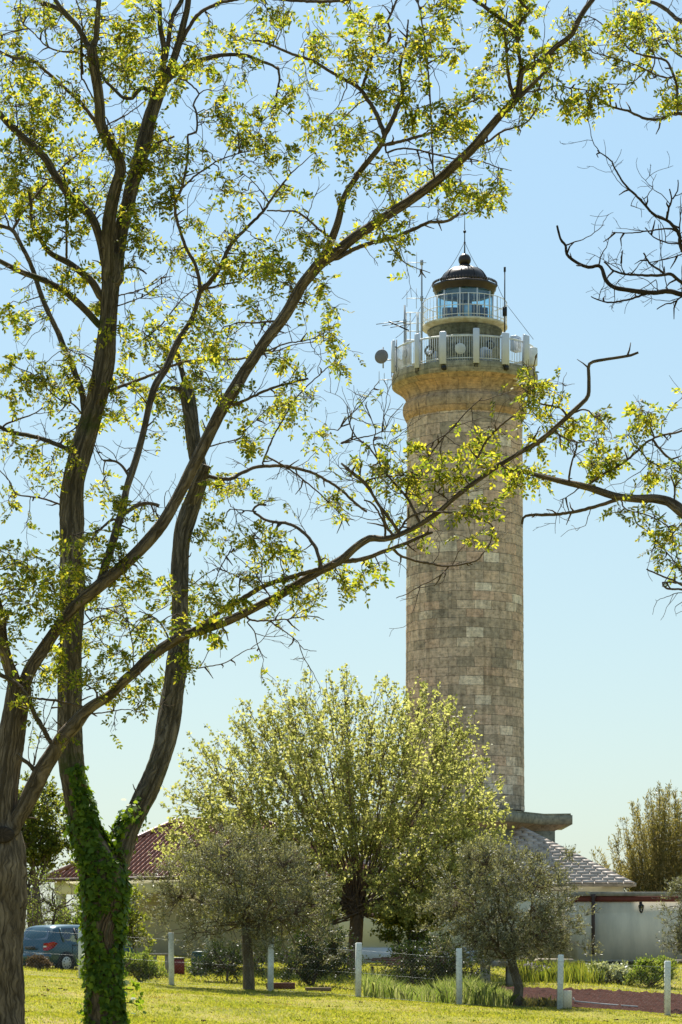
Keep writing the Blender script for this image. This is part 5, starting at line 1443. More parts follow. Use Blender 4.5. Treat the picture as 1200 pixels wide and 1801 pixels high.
def leafy_tree(name, label, Y, px, blobs, leafn, lsize, lwid, mat, bark, tw_r, stems, group=None, cat='tree', clumps=260, cl_r=0.30, leaf_up=0.1, hollow=0.3, prof=None, crown='crown'):
    """a tree or bush: stems up from the ground, limbs to each clump, leaves in twiggy clumps"""
    x0 = PX(px, Y); base = np.array([x0, Y, gz(x0, Y)])
    t = thing(name, base, label, cat, group)
    tr = MB(); lf = MB(); tw = MB()
    blobs = [(x, y, rx * 1.06, ry * 1.06) for x, y, rx, ry in blobs]
    cen, u = blob_points(blobs, clumps, Y, hollow)
    keep = cen[:, 2] > base[2] + 0.12
    cen, u = cen[keep], u[keep]
    forks = []
    for (sx, sy, w) in stems:
        top = P(sx, sy, Y + random.uniform(-.2, .2)); b0 = base + (0, 0, -.15)
        if len(stems) > 1: b0 = b0 + R.normal(0, 0.12, 3) * (1, 1, 0)
        mid = (b0 + top) / 2 + R.normal(0, 0.06, 3)
        pts = crspline(np.array([b0, b0 * .65 + mid * .35 + R.normal(0, .03, 3), mid, top]), 0.12)
        tr.tube(pts, np.linspace(w / 2 * 1.15, w / 2 * 0.8, len(pts)) / F * Y, 12, True, 0.05)
        forks.append(top)
    forks = np.array(forks)
    # main limbs to ~12 anchor clumps, then thinner ones on
    na = min(len(cen), 16)
    anc = cen[R.choice(len(cen), na, False)]
    paths = []
    for a in anc:
        f = forks[np.argmin(np.linalg.norm(forks - a, axis=1))]
        q = wander(f, f + (a - f) * 0.9, 9, 0.14); tr.tube(q, np.linspace(tw_r * 3.2, tw_r, 9), 6, False); paths.append(q)
    allp = np.vstack(paths + [forks])
    PA = []; DA = []
    per = max(4, leafn // max(1, len(cen)))
    for c, uu in zip(cen, u):
        f = allp[np.argmin(np.linalg.norm(allp - c, axis=1))]
        q = wander(f, c, 6, 0.14); tw.tube(q, np.linspace(tw_r, tw_r * .4, 6), 4, False)
        for _ in range(7):
            e = unit(uu * 0.7 + R.normal(0, 0.8, 3) + (0, 0, leaf_up * 2)); L = cl_r * random.uniform(0.6, 1.5)
            g = wander(c, c + e * L, 5, 0.12); tw.tube(g, tw_r * 0.35, 3, False)
            m = per // 7 + 1
            i = R.integers(0, 4, m); fr = R.random(m)[:, None]
            PA.append(g[i] * (1 - fr) + g[i + 1] * fr + R.normal(0, 0.03, (m, 3)))
            DA.append(e + R.normal(0, 0.65, (m, 3)) + (0, 0, leaf_up))
    PA = np.concatenate(PA); DA = np.concatenate(DA)
    ok = PA[:, 2] > ground(PA[:, 0], PA[:, 1]) + 0.03
    PA, DA = PA[ok], DA[ok]; N = len(PA)
    simple_leaves(lf, PA, DA, unit(R.normal(0, 1, (N, 3)) + (0, 0, 0.3)), lsize * R.uniform(0.7, 1.25, N), lwid * R.uniform(0.75, 1.2, N), prof)
    if stems: tr.build('trunk' if cat == 'tree' else 'stem', bark, t, smooth=True)
    tw.build('twigs', M['twig'], t); lf.build(crown, mat, t)
    return t

olivebark = barkmat('olive bark', (0.10, 0.085, 0.06), (0.24, 0.21, 0.16), 14, 5, 0.7)
OL = [(0, 0), (0.3, 0.5), (0.7, 0.5), (1, 0), (0.7, -0.5), (0.3, -0.5)]
leafy_tree('olive_tree', 'wide silvery olive tree with a pale trunk between the second and third fence posts', 67.5, 438,
           [(430, 1560, 118, 72), (365, 1560, 78, 66), (490, 1565, 85, 72), (400, 1505, 80, 45), (470, 1510, 70, 42), (300, 1610, 55, 62), (545, 1600, 62, 62), (590, 1650, 40, 45), (285, 1560, 34, 40), (330, 1640, 45, 40), (440, 1610, 105, 35), (420, 1640, 95, 24), (520, 1655, 60, 34)],
           34000, 0.085, 0.021, M['olive'], olivebark, 0.012, [(432, 1622, 21)], 'olive trees behind the fence', clumps=420, cl_r=0.31, leaf_up=0.25, prof=OL)
leafy_tree('olive_tree', 'silvery olive tree with a short trunk between the fifth and sixth fence posts', 67.0, 905,
           [(890, 1580, 120, 85), (835, 1580, 78, 85), (960, 1600, 72, 78), (880, 1520, 70, 50), (970, 1535, 38, 48), (800, 1650, 58, 50), (1000, 1650, 52, 52), (900, 1640, 110, 50), (770, 1610, 34, 55), (1030, 1670, 28, 30), (900, 1672, 95, 26)],
           36000, 0.085, 0.021, M['olive'], olivebark, 0.012, [(900, 1690, 19)], 'olive trees behind the fence', clumps=430, cl_r=0.31, leaf_up=0.25, prof=OL)
leafy_tree('olive_tree', 'silvery olive tree cut off by the right edge beside the seventh fence post', 69.0, 1245,
           [(1235, 1600, 62, 70), (1200, 1640, 34, 40), (1250, 1660, 60, 40), (1195, 1580, 24, 30)],
           11000, 0.085, 0.021, M['olive'], olivebark, 0.012, [(1240, 1660, 22)], 'olive trees behind the fence', clumps=170, cl_r=0.28, leaf_up=0.25, prof=OL)
leafy_tree('background_tree', 'dense round green tree behind the left trunks beside the red roofed house', 104.0, 62,
           [(75, 1440, 62, 55), (45, 1470, 55, 50), (100, 1480, 40, 40), (60, 1405, 40, 34), (20, 1450, 50, 60), (105, 1510, 26, 24), (70, 1500, 45, 24)],
           15000, 0.12, 0.08, M['shrub'], M['bark'], 0.02, [(62, 1560, 18), (50, 1560, 10)], None, clumps=230, cl_r=0.42)
leafy_tree('bare_shrub', 'thin half bare shrub with brown twigs above the blue car', 84.0, 92,
           [(70, 1580, 40, 45), (110, 1590, 35, 36), (60, 1630, 30, 30), (55, 1670, 20, 30), (130, 1580, 24, 24)],
           1300, 0.06, 0.04, M['weed'], M['bark'], 0.014, [(88, 1640, 5), (95, 1620, 4), (60, 1640, 6), (98, 1600, 5)], None, 'shrub', clumps=90, cl_r=0.5, crown='foliage')
leafy_tree('leafy_shrub', 'upright green shrub right of the ivy covered trunk under the red roof', 92.0, 226,
           [(225, 1590, 24, 36), (232, 1630, 28, 34), (205, 1600, 20, 40), (240, 1660, 24, 20)],
           3200, 0.10, 0.06, M['shrub'], M['bark'], 0.012, [(226, 1640, 5), (232, 1630, 4)], None, 'shrub', clumps=70, cl_r=0.3, crown='foliage')
leafy_tree('leafy_shrub', 'pale green shrub behind the car roof left of the ivy covered trunk', 92.0, 140,
           [(138, 1610, 24, 28), (120, 1625, 22, 18), (155, 1620, 24, 30)],
           2600, 0.10, 0.06, M['weed'], M['bark'], 0.012, [(138, 1640, 5), (145, 1632, 4)], None, 'shrub', clumps=60, cl_r=0.3, crown='foliage')
leafy_tree('leafy_shrub', 'tall loose shrub against the cream outbuilding wall right of the fourth post', 86.0, 712,
           [(700, 1640, 34, 44), (735, 1620, 32, 40), (680, 1665, 22, 20), (760, 1650, 30, 40)],
           3600, 0.10, 0.065, M['shrub'], M['bark'], 0.012, [(705, 1660, 5), (720, 1650, 5)], None, 'shrub', clumps=80, cl_r=0.34, crown='foliage')
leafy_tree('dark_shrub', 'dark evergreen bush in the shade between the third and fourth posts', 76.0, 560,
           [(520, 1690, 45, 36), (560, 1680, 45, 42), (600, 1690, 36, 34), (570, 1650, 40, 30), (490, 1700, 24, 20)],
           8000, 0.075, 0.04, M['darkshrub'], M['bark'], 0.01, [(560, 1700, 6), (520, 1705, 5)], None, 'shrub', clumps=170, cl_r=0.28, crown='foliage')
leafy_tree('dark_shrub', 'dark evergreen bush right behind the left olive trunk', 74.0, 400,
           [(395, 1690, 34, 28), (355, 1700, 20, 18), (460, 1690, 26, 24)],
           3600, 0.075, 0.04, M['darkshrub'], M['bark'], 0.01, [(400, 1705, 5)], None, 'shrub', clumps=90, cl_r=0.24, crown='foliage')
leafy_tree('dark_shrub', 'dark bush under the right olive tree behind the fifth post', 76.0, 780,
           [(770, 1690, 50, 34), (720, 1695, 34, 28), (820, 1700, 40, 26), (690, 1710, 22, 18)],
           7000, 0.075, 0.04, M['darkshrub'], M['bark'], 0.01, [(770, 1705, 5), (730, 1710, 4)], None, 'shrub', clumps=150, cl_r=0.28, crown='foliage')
leafy_tree('round_bush', 'bright green round bush between the sixth and seventh fence posts', 84.0, 1145,
           [(1145, 1722, 38, 26), (1165, 1715, 26, 22), (1125, 1730, 22, 16)],
           5200, 0.09, 0.03, M['weed'], M['bark'], 0.008, [(1145, 1735, 4)], None, 'shrub', clumps=120, cl_r=0.2, leaf_up=0.5, crown='foliage')
leafy_tree('variegated_bush', 'pale leaved bush left of the bright green round bush', 85.0, 1085,
           [(1085, 1722, 36, 20), (1060, 1715, 20, 16), (1105, 1728, 20, 14)],
           2600, 0.11, 0.07, M['pale'], M['bark'], 0.008, [(1085, 1735, 4)], None, 'shrub', clumps=70, cl_r=0.2, crown='foliage')
leafy_tree('brown_bush', 'small round brown leaved bush on the grass in front of the blue car', 74.5, 68,
           [(68, 1699, 19, 15), (60, 1703, 12, 10), (78, 1702, 12, 10)],
           2400, 0.05, 0.03, M['brownbush'], M['bark'], 0.006, [(68, 1705, 3)], None, 'shrub', clumps=70, cl_r=0.1, crown='foliage')
leafy_tree('leafy_weeds', 'clump of tall green weeds between the ivy covered trunk and the second post', 70.5, 255,
           [(240, 1712, 26, 18), (272, 1716, 24, 15), (225, 1705, 16, 22), (255, 1700, 22, 16)],
           5200, 0.08, 0.028, M['weed'], M['bark'], 0.006, [(250, 1715, 3), (235, 1712, 3)], None, 'weeds', clumps=130, cl_r=0.2, leaf_up=0.6, crown='foliage')
leafy_tree('leafy_weeds', 'low green weeds in the sun behind the second and third posts', 80.0, 350,
           [(345, 1702, 30, 12), (385, 1706, 24, 9)],
           2200, 0.07, 0.03, M['weed'], M['bark'], 0.006, [(350, 1705, 3)], None, 'weeds', clumps=70, cl_r=0.18, leaf_up=0.6, crown='foliage')

def bamboo():
    Y = 112.0; x0 = PX(1165, Y); base = np.array([x0, Y, gz(x0, Y)])
    t = thing('bamboo_clump', base, 'tall feathery golden green bamboo clump behind the white annexe', 'bamboo')
    st = MB(); lf = MB(); PA = []; DA = []
    for k in range(200):
        sx = 1165 + random.gauss(0, 34); dd = random.uniform(-1.4, 1.4)
        lean = (sx - 1160) * random.uniform(0.25, 1.0) + random.gauss(0, 12)
        top = min(1520, 1375 + abs(sx + lean - 1165) * 0.75 + random.uniform(0, 110)) if sx + lean < 1165 else 1375 + random.uniform(0, 90)
        b = P(sx, 1680, Y); b[2] = 0.42; e = P(sx + lean, top, Y); b[1] += dd; e[1] += dd * 1.4
        n = 13; s = np.linspace(0, 1, n)[:, None]
        pts = b + (e - b) * s + np.array([1.0, 0, 0]) * (lean * 0.012) * s ** 3 + np.cumsum(R.normal(0, .02, (n, 3)), 0)
        st.tube(pts, np.linspace(0.022, 0.006, n), 4, False)
        m = random.randint(180, 320)
        u = R.uniform(0.22, 1, m) * (n - 1); i = np.minimum(n - 2, u.astype(int)); f = (u - i)[:, None]
        pp = pts[i] * (1 - f) + pts[i + 1] * f
        pp = pp + R.normal(0, 0.14, (m, 3)) * (1.25 - u / n)[:, None]
        PA.append(pp); DA.append(np.array([0, 0, 0.75]) + R.normal(0, 0.6, (m, 3)))
    # low skirt in front of the stone roof
    PA.append(blob_points([(1095, 1545, 30, 20), (1080, 1558, 26, 9), (1125, 1545, 30, 24)], 1500, Y - 1, 0)[0]); DA.append(R.normal(0, 0.8, (1500, 3)) + (0, 0, .3))
    PA = np.concatenate(PA); DA = np.concatenate(DA); N = len(PA)
    simple_leaves(lf, PA, DA, unit(R.normal(0, 1, (N, 3))), R.uniform(0.12, 0.24, N), R.uniform(0.024, 0.045, N))
    st.build('canes', M['bamboo'], t); lf.build('foliage', M['bamboo'], t)
bamboo()

# ---------------------------------------------------------------- grass, tall weeds, iris leaves
def blades(mb, pos, h, w, lean=0.35, bend=0.5):
    N = len(pos); a = R.random(N) * 2 * np.pi
    d = np.stack([np.cos(a), np.sin(a), np.zeros(N)], -1); s = np.stack([-np.sin(a), np.cos(a), np.zeros(N)], -1)
    a2 = R.random(N) * 6.28; s = np.stack([np.cos(a2), np.sin(a2), np.zeros(N)], -1)
    ln = (lean * R.random(N))[:, None]
    z = np.array([0, 0, 1.0])
    m = pos + z * (h * .55)[:, None] + d * h[:, None] * ln * .4
    tp = pos + z * (h * (1 - bend * R.random(N) * .5))[:, None] + d * h[:, None] * ln * (1 + bend)
    ww = w[:, None] / 2
    V = np.stack([pos - s * ww, pos + s * ww, m + s * ww * .75, tp, m - s * ww * .75], 1).reshape(-1, 3)
    mb.add(V, np.arange(N * 5).reshape(-1, 5))

def lawn():
    mb = MB()
    N = 260000
    Y = 33 + 41.5 * R.random(N) ** 1.05
    X = (R.random(N) - 0.5) * 2 * (Y * 0.152)
    soil = (X > 4.5) & (X < 16.1) & (Y > 67.0) & (Y < 80.3)
    dens = 0.55 + 0.45 * np.sin(X * 1.7 + 1.3 * np.sin(Y * 0.8)) * np.sin(Y * 0.53 + 1.1 * np.sin(X * 0.6))
    keep = (~soil) & (R.random(N) < 0.35 + 0.65 * dens)
    X, Y = X[keep], Y[keep]; N = len(X)
    pos = np.stack([X, Y, ground(X, Y) - 0.005], -1)
    tall = 0.5 + 0.5 * np.sin(X * 0.9 + 2) * np.sin(Y * 0.4)
    blades(mb, pos, (0.022 + 0.03 * R.random(N)) * (0.8 + 0.5 * tall), R.uniform(0.008, 0.016, N), 0.9, 0.7)
    tag(mb.build('grass', M['grass']), 'short sunlit yellow green lawn grass in front of the fence', 'grass', None, 'stuff')
    # darker weeds and taller tufts in the lawn
    mb = MB(); C = 260; cy = 38 + 29 * R.random(C) ** 0.8; cx = (R.random(C) - .5) * 2 * cy * 0.15
    k = R.integers(0, C, 5200); sp = R.uniform(0.04, 0.16, C)
    X = cx[k] + R.normal(0, 1, 5200) * sp[k]; Y = cy[k] + R.normal(0, 1, 5200) * sp[k] * 1.4
    ok = ~((X > 4.5) & (Y > 67)); X, Y = X[ok], Y[ok]
    blades(mb, np.stack([X, Y, ground(X, Y)], -1), R.uniform(0.03, 0.09, len(X)), R.uniform(0.012, 0.024, len(X)), 0.8, 0.6)
    tag(mb.build('lawn_weeds', M['shrub']), 'darker green weed tufts dotted over the lawn', 'weeds', None, 'stuff')
    # farther lawn behind the fence
    mb = MB(); N = 60000
    Y = R.uniform(73, 99, N); X = (R.random(N) - 0.5) * 2 * (Y * 0.15)
    k = ~((X > 4.5) & (X < 16.1) & (Y < 80.3)); X, Y = X[k], Y[k]; N = len(X)
    pos = np.stack([X, Y, ground(X, Y) - 0.005], -1)
    blades(mb, pos, R.uniform(0.04, 0.13, N), R.uniform(0.014, 0.026, N), 0.7, 0.6)
    tag(mb.build('grass', M['grass']), 'longer rough grass between the fence and the buildings', 'grass', None, 'stuff')
lawn()

def tall_weeds():
    mb = MB(); N = 5200
    px = R.uniform(640, 902, N); Y = R.uniform(66.3, 72.5, N)
    X = (px - 600) / F * Y
    pos = np.stack([X, Y, ground(X, Y)], -1)
    hh = R.uniform(0.45, 0.9, N) * (0.75 + 0.25 * np.sin(X * 2.2))
    blades(mb, pos, hh, R.uniform(0.018, 0.034, N), 0.35, 0.9)
    # seed heads bow over
    tag(mb.build('tall_grass', M['tallgrass']), 'tall rank grass along the fence between the fourth post and the right olive trunk', 'tall grass', None, 'stuff')
    mb = MB(); N = 900
    px = R.uniform(920, 985, N); Y = R.uniform(66.4, 67.6, N); X = (px - 600) / F * Y
    blades(mb, np.stack([X, Y, ground(X, Y)], -1), R.uniform(0.15, 0.5, N) * (R.random(N) ** .5), R.uniform(0.014, 0.026, N), 0.6, 1.0)
    tag(mb.build('dry_weeds', M['bamboo']), 'straw coloured dry weeds at the near edge of the red soil bed', 'weeds', None, 'stuff')
    # daisies / clods on the lawn
    mb = MB()
    for _ in range(230):
        Y = 40 + 26 * random.random() ** 0.7; X = random.uniform(-.145, .145) * Y
        s = random.choice((0.008, 0.012, 0.016, 0.03))
        for _ in range(random.randint(1, 4)):
            x_, y_ = X + random.gauss(0, .07), Y + random.gauss(0, .1)
            mb.sphere((x_, y_, gz(x_, y_) + s * 0.4), s * random.uniform(.6, 1.3), 5, 0.6)
    tag(mb.build('clods', M['soil']), 'dark earth clods and dry droppings scattered over the lawn', 'clods', None, 'stuff')
    mb = MB(); mb2 = MB()
    N = 2600
    px = R.uniform(905, 1062, N); Y = R.uniform(84, 88, N); X = (px - 600) / F * Y
    blades(mb, np.stack([X, Y, ground(X, Y)], -1), R.uniform(0.3, 0.8, N), R.uniform(0.02, 0.045, N), 0.25, 0.4)
    tag(mb.build('iris_leaves', M['shrub']), 'sword shaped green iris leaves behind the red soil bed', 'plants', None, 'stuff')
    p, u = blob_points([(945, 1704, 22, 6), (930, 1698, 12, 5)], 260, 86.0, 0)
    simple_leaves(mb2, p, R.normal(0, 1, (260, 3)), unit(R.normal(0, 1, (260, 3))), 0.07, 0.07)
    tag(mb2.build('iris_flowers', M['flower']), 'purple flowers above the iris leaves', 'flowers', None, 'stuff')
tall_weeds()
# ---------------------------------------------------------------- fence
POSTS = [(143, 1722, 90), (302, 1735, 95), (476, 1747, 97), (630, 1757, 99), (808, 1768, 100), (985, 1777, 98), (1174, 1789, 99)]
POST_LABEL = ['white concrete fence post half hidden by the ivy covered trunk, first from the left',
              'white concrete fence post, second from the left, beside the clump of tall weeds',
              'white concrete fence post standing just right of the left olive trunk',
              'white concrete fence post at the left end of the tall rank grass',
              'white concrete fence post in the tall grass left of the right olive trunk',
              'white concrete fence post in front of the red soil bed beside the concrete block',
              'white concrete fence post nearest the right edge of the photo']
fence_xy = []
for k, (px, pyb, h) in enumerate(POSTS):
    Y = 68.6 - 4.6 * (px - 143) / 1031.0
    x = PX(px, Y); z = gz(x, Y); zt = PZ(pyb - h, Y)
    fence_xy.append((x, Y, z, zt))
    t = thing('fence_post', (x, Y, z), POST_LABEL[k], 'fence post', 'concrete posts of the wire fence')
    mb = MB(); mb.bevbox((x, Y, (z - .15 + zt) / 2), (0.155, 0.155, zt - z + .15), random.uniform(-.2, .2) + 0.15, 0.018)
    V = mb.v[0]; V[:, 0] += (V[:, 2] - z) * random.uniform(-.02, .02)
    mb.build('shaft', M['post'], t)
    mb = MB()
    zg = []
    for j in range(12):
        zz = z + 0.08 + (zt - z - .16) * j / 11
        zg += [(x - .082, Y - .09, zz), (x - .125, Y - .1, zz + .04)]
    mb.tube(zg, 0.006, 4)
    mb.build('tie_wire', M['wire'], t)

def chain_link():
    mb = MB()
    pts = np.array([(-16.0, 71.0)] + [(p[0], p[1]) for p in fence_xy] + [(12.0, 63.2)])
    seg = np.r_[0, np.cumsum(np.linalg.norm(np.diff(pts, axis=0), axis=1))]
    zb = np.array([gz(x, y) for x, y in pts]); L = seg[-1]
    H = 1.28; d = 0.10
    def at(s, h):
        s = np.asarray(s, float)
        x = np.interp(s, seg, pts[:, 0]); y = np.interp(s, seg, pts[:, 1]) - 0.085; z = np.interp(s, seg, zb) + h
        return np.stack([x, y, z + 0 * x], -1)
    for sgn in (1, -1):
        for s0 in np.arange(-H, L + H, d):
            h0, h1 = 0.02, H
            a, b = (s0, s0 + H) if sgn > 0 else (s0 + H, s0)
            if min(a, b) < 0 or max(a, b) > L: continue
            mb.tube(at(np.linspace(a, b, 4), np.linspace(h0, h1, 4)), 0.0011, 3, False)
    for h in (0.03, 0.66, 1.28):
        mb.tube(at(seg, np.full(len(seg), h)), 0.0022, 4, False)
    x, y = fence_xy[3][0], fence_xy[3][1]
    t = thing('wire_fence', (x, y, gz(x, y)), 'thin diamond wire mesh strung between the white concrete posts', 'wire fence')
    mb.build('mesh', M['wire'], t)
chain_link()

# ---------------------------------------------------------------- stones, slabs, boards
def slab(name, px, py, wpx, Y, d, h, label, m, rz=0.0, cat='stone slab', group=None, legs=True):
    x = PX(px, Y); z = PZ(py, Y); w = wpx / F * Y
    t = thing(name, (x, Y, gz(x, Y)), label, cat, group)
    mb = MB(); mb.bevbox((x, Y, z), (w, d, h), rz, min(0.03, h * .3))
    V = mb.v[0]; V += R.normal(0, 0.012, V.shape)
    mb.build('top', m, t)
    if legs:
        g = gz(x, Y)
        for s in (-1, 1):
            mb = MB(); hh = z - h / 2 - 0.006 - g + .05
            if hh > 0.05: mb.bevbox((x + s * w * 0.36, Y, g - .05 + hh / 2), (0.3, d * 0.7, hh), rz, 0.03); mb.build('support', M['parapet'], t)
    return t
slab('stone_bench', 876, 1694, 62, 82, 1.2, 0.16, 'flat tan stone slab bench behind the fifth post and right olive trunk', M['slab'])
slab('stone_bench', 975, 1690, 66, 90, 1.2, 0.14, 'flat grey stone slab bench left of the white annexe wall', M['slab'])
slab('stone_bench', 935, 1700, 50, 88, 1.0, 0.12, 'small flat stone slab bench above the iris leaves', M['slab'])
slab('stone_bench', 1010, 1700, 60, 92, 1.0, 0.12, 'low stone slab bench at the foot of the annexe wall', M['slab'])
def terrace():
    Y = 97.0; x0, x1 = PX(1000, Y), PX(1330, Y)
    t = thing('stone_terrace', ((x0 + x1) / 2, Y, 0.3), 'dark weathered stone terrace along the foot of the white annexe', 'terrace')
    mb = MB(); mb.bevbox(((x0 + x1) / 2, Y + 1.2, 0.30), (x1 - x0, 3.2, 0.42), 0, 0.03); mb.build('step', M['parapet'], t)
    mb = MB()
    for k in range(9):
        x = x0 + (k + .5) * (x1 - x0) / 9
        mb.bevbox((x, Y - .45, 0.56), ((x1 - x0) / 9 - .05, 0.9 + .2 * random.random(), 0.09), random.uniform(-.03, .03), 0.02)
    mb.build('coping', M['slab'], t)
terrace()
def plank_stack():
    Y = 80.0
    t = thing('board_stack', (PX(745, Y), Y, gz(PX(745, Y), Y)), 'low rack of weathered reddish boards between the fourth and fifth posts', 'boards')
    g = gz(PX(745, Y), Y)
    for k in range(9):
        a = PX(random.uniform(640, 690), Y); b = PX(random.uniform(770, 835), Y); z = PZ(1697 - k * 1.5, Y)
        mb = MB(); mb.box(((a + b) / 2, Y + k * 0.18 - .6, z), (b - a, 0.16, 0.045), random.uniform(-.03, .03)); mb.build('board', M['rust'] if k % 3 else M['wood'], t)
    for px in (655, 725, 800):
        mb = MB(); z1 = PZ(1700, Y); mb.box((PX(px, Y), Y - .5, (g + z1) / 2), (0.09, 0.09, z1 - g)); mb.box((PX(px, Y), Y + .7, (g + z1) / 2), (0.09, 0.09, z1 - g)); mb.build('leg', M['wood'], t)
plank_stack()
def post_thing(name, px, top, bot, wpx, Y, m, label, cat):
    x = PX(px, Y); t = thing(name, (x, Y, gz(x, Y)), label, cat)
    z0, z1 = gz(x, Y) - 0.02, PZ(top, Y)
    mb = MB(); mb.bevbox((x, Y, (z0 + z1) / 2), (wpx / F * Y, wpx / F * Y, z1 - z0), 0.1, 0.015); mb.build('block' if cat == 'block' else 'shaft', m, t)
    return t
post_thing('concrete_block', 998, 1742, 1772, 14, 65.6, M['wall_w'], 'pale concrete block behind the sixth fence post', 'block')
for px, y0, y1, w, label in ((494, 1735, 1742, 50, 'long rust brown timber lying in the grass behind the third post'), (560, 1744, 1748, 46, 'pale board lying flat in the grass right of the third post')):
    Y = 68.2; x = PX(px, Y); g = gz(x, Y)
    t = thing('timber', (x, Y, g), label, 'timber')
    h = (y1 - y0) / F * Y * 1.6
    mb = MB(); mb.bevbox((x, Y, g + h / 2 + .01), (w / F * Y, 0.22, h), -0.04, 0.012); mb.build('beam', M['rust'] if w > 48 else M['wood'], t)
def pipe():
    a = P(1008, 1764, 67.8); b = P(1122, 1771, 67.8)
    a[2] = gz(a[0], a[1]) + 0.16; b[2] = gz(b[0], b[1]) + 0.16
    t = thing('drip_pipe', a, 'thin grey pipe lying along the red soil bed', 'pipe')
    mb = MB(); mb.tube([a + (0, 0, .12), a + (.06, 0, .02), (a + b) / 2, b], 0.022, 6); mb.build('tube', M['pipe'], t)
pipe()
def bench():
    Y = 77.5
    t = thing('garden_bench', (PX(275, Y), Y, gz(PX(275, Y), Y)), 'grey weathered wooden bench above the tall weeds left of the second post', 'bench')
    g = gz(PX(275, Y), Y); z = PZ(1678, Y)
    mb = MB()
    for k in range(3): mb.box((PX(272, Y), Y + k * .17, z), (52 / F * Y, 0.14, 0.05))
    mb.build('seat', M['parapet'], t)
    for px in (250, 272, 293):
        mb = MB(); mb.box((PX(px, Y), Y + .17, (g + z - .03) / 2), (0.1, 0.36, z - g - .03)); mb.build('leg', M['parapet'], t)
bench()
def crate():
    Y = 78.2; x = PX(314, Y); g = gz(x, Y); t = thing('red_crate', (x, Y, g), 'dark red box in the shade just right of the second post', 'box')
    mb = MB(); mb.bevbox((x, Y, g + .3), (0.36, 0.4, 0.5), 0.2, 0.03); mb.build('body', plain('dark red plastic', (0.22, 0.03, 0.03), 0.5), t)
    mb = MB(); mb.bevbox((x, Y, g + .575), (0.4, 0.44, 0.04), 0.2, 0.015); mb.build('rim', M['darkplastic'], t)
    x = PX(352, Y); g = gz(x, Y); t = thing('water_butt', (x, Y, g), 'dark green plastic water butt in the shade of the left olive tree', 'barrel')
    mb = MB(); mb.lathe([(0.01, 0), (0.24, 0), (0.27, 0.2), (0.29, 0.45), (0.27, 0.72), (0.25, 0.76)], (x, Y, g), 18); mb.build('body', M['teal'], t, smooth=True)
    mb = MB(); mb.lathe([(0.27, 0.75), (0.28, 0.8), (0.1, 0.83), (0.01, 0.83)], (x, Y, g), 18); mb.build('lid', M['teal'], t)
crate()

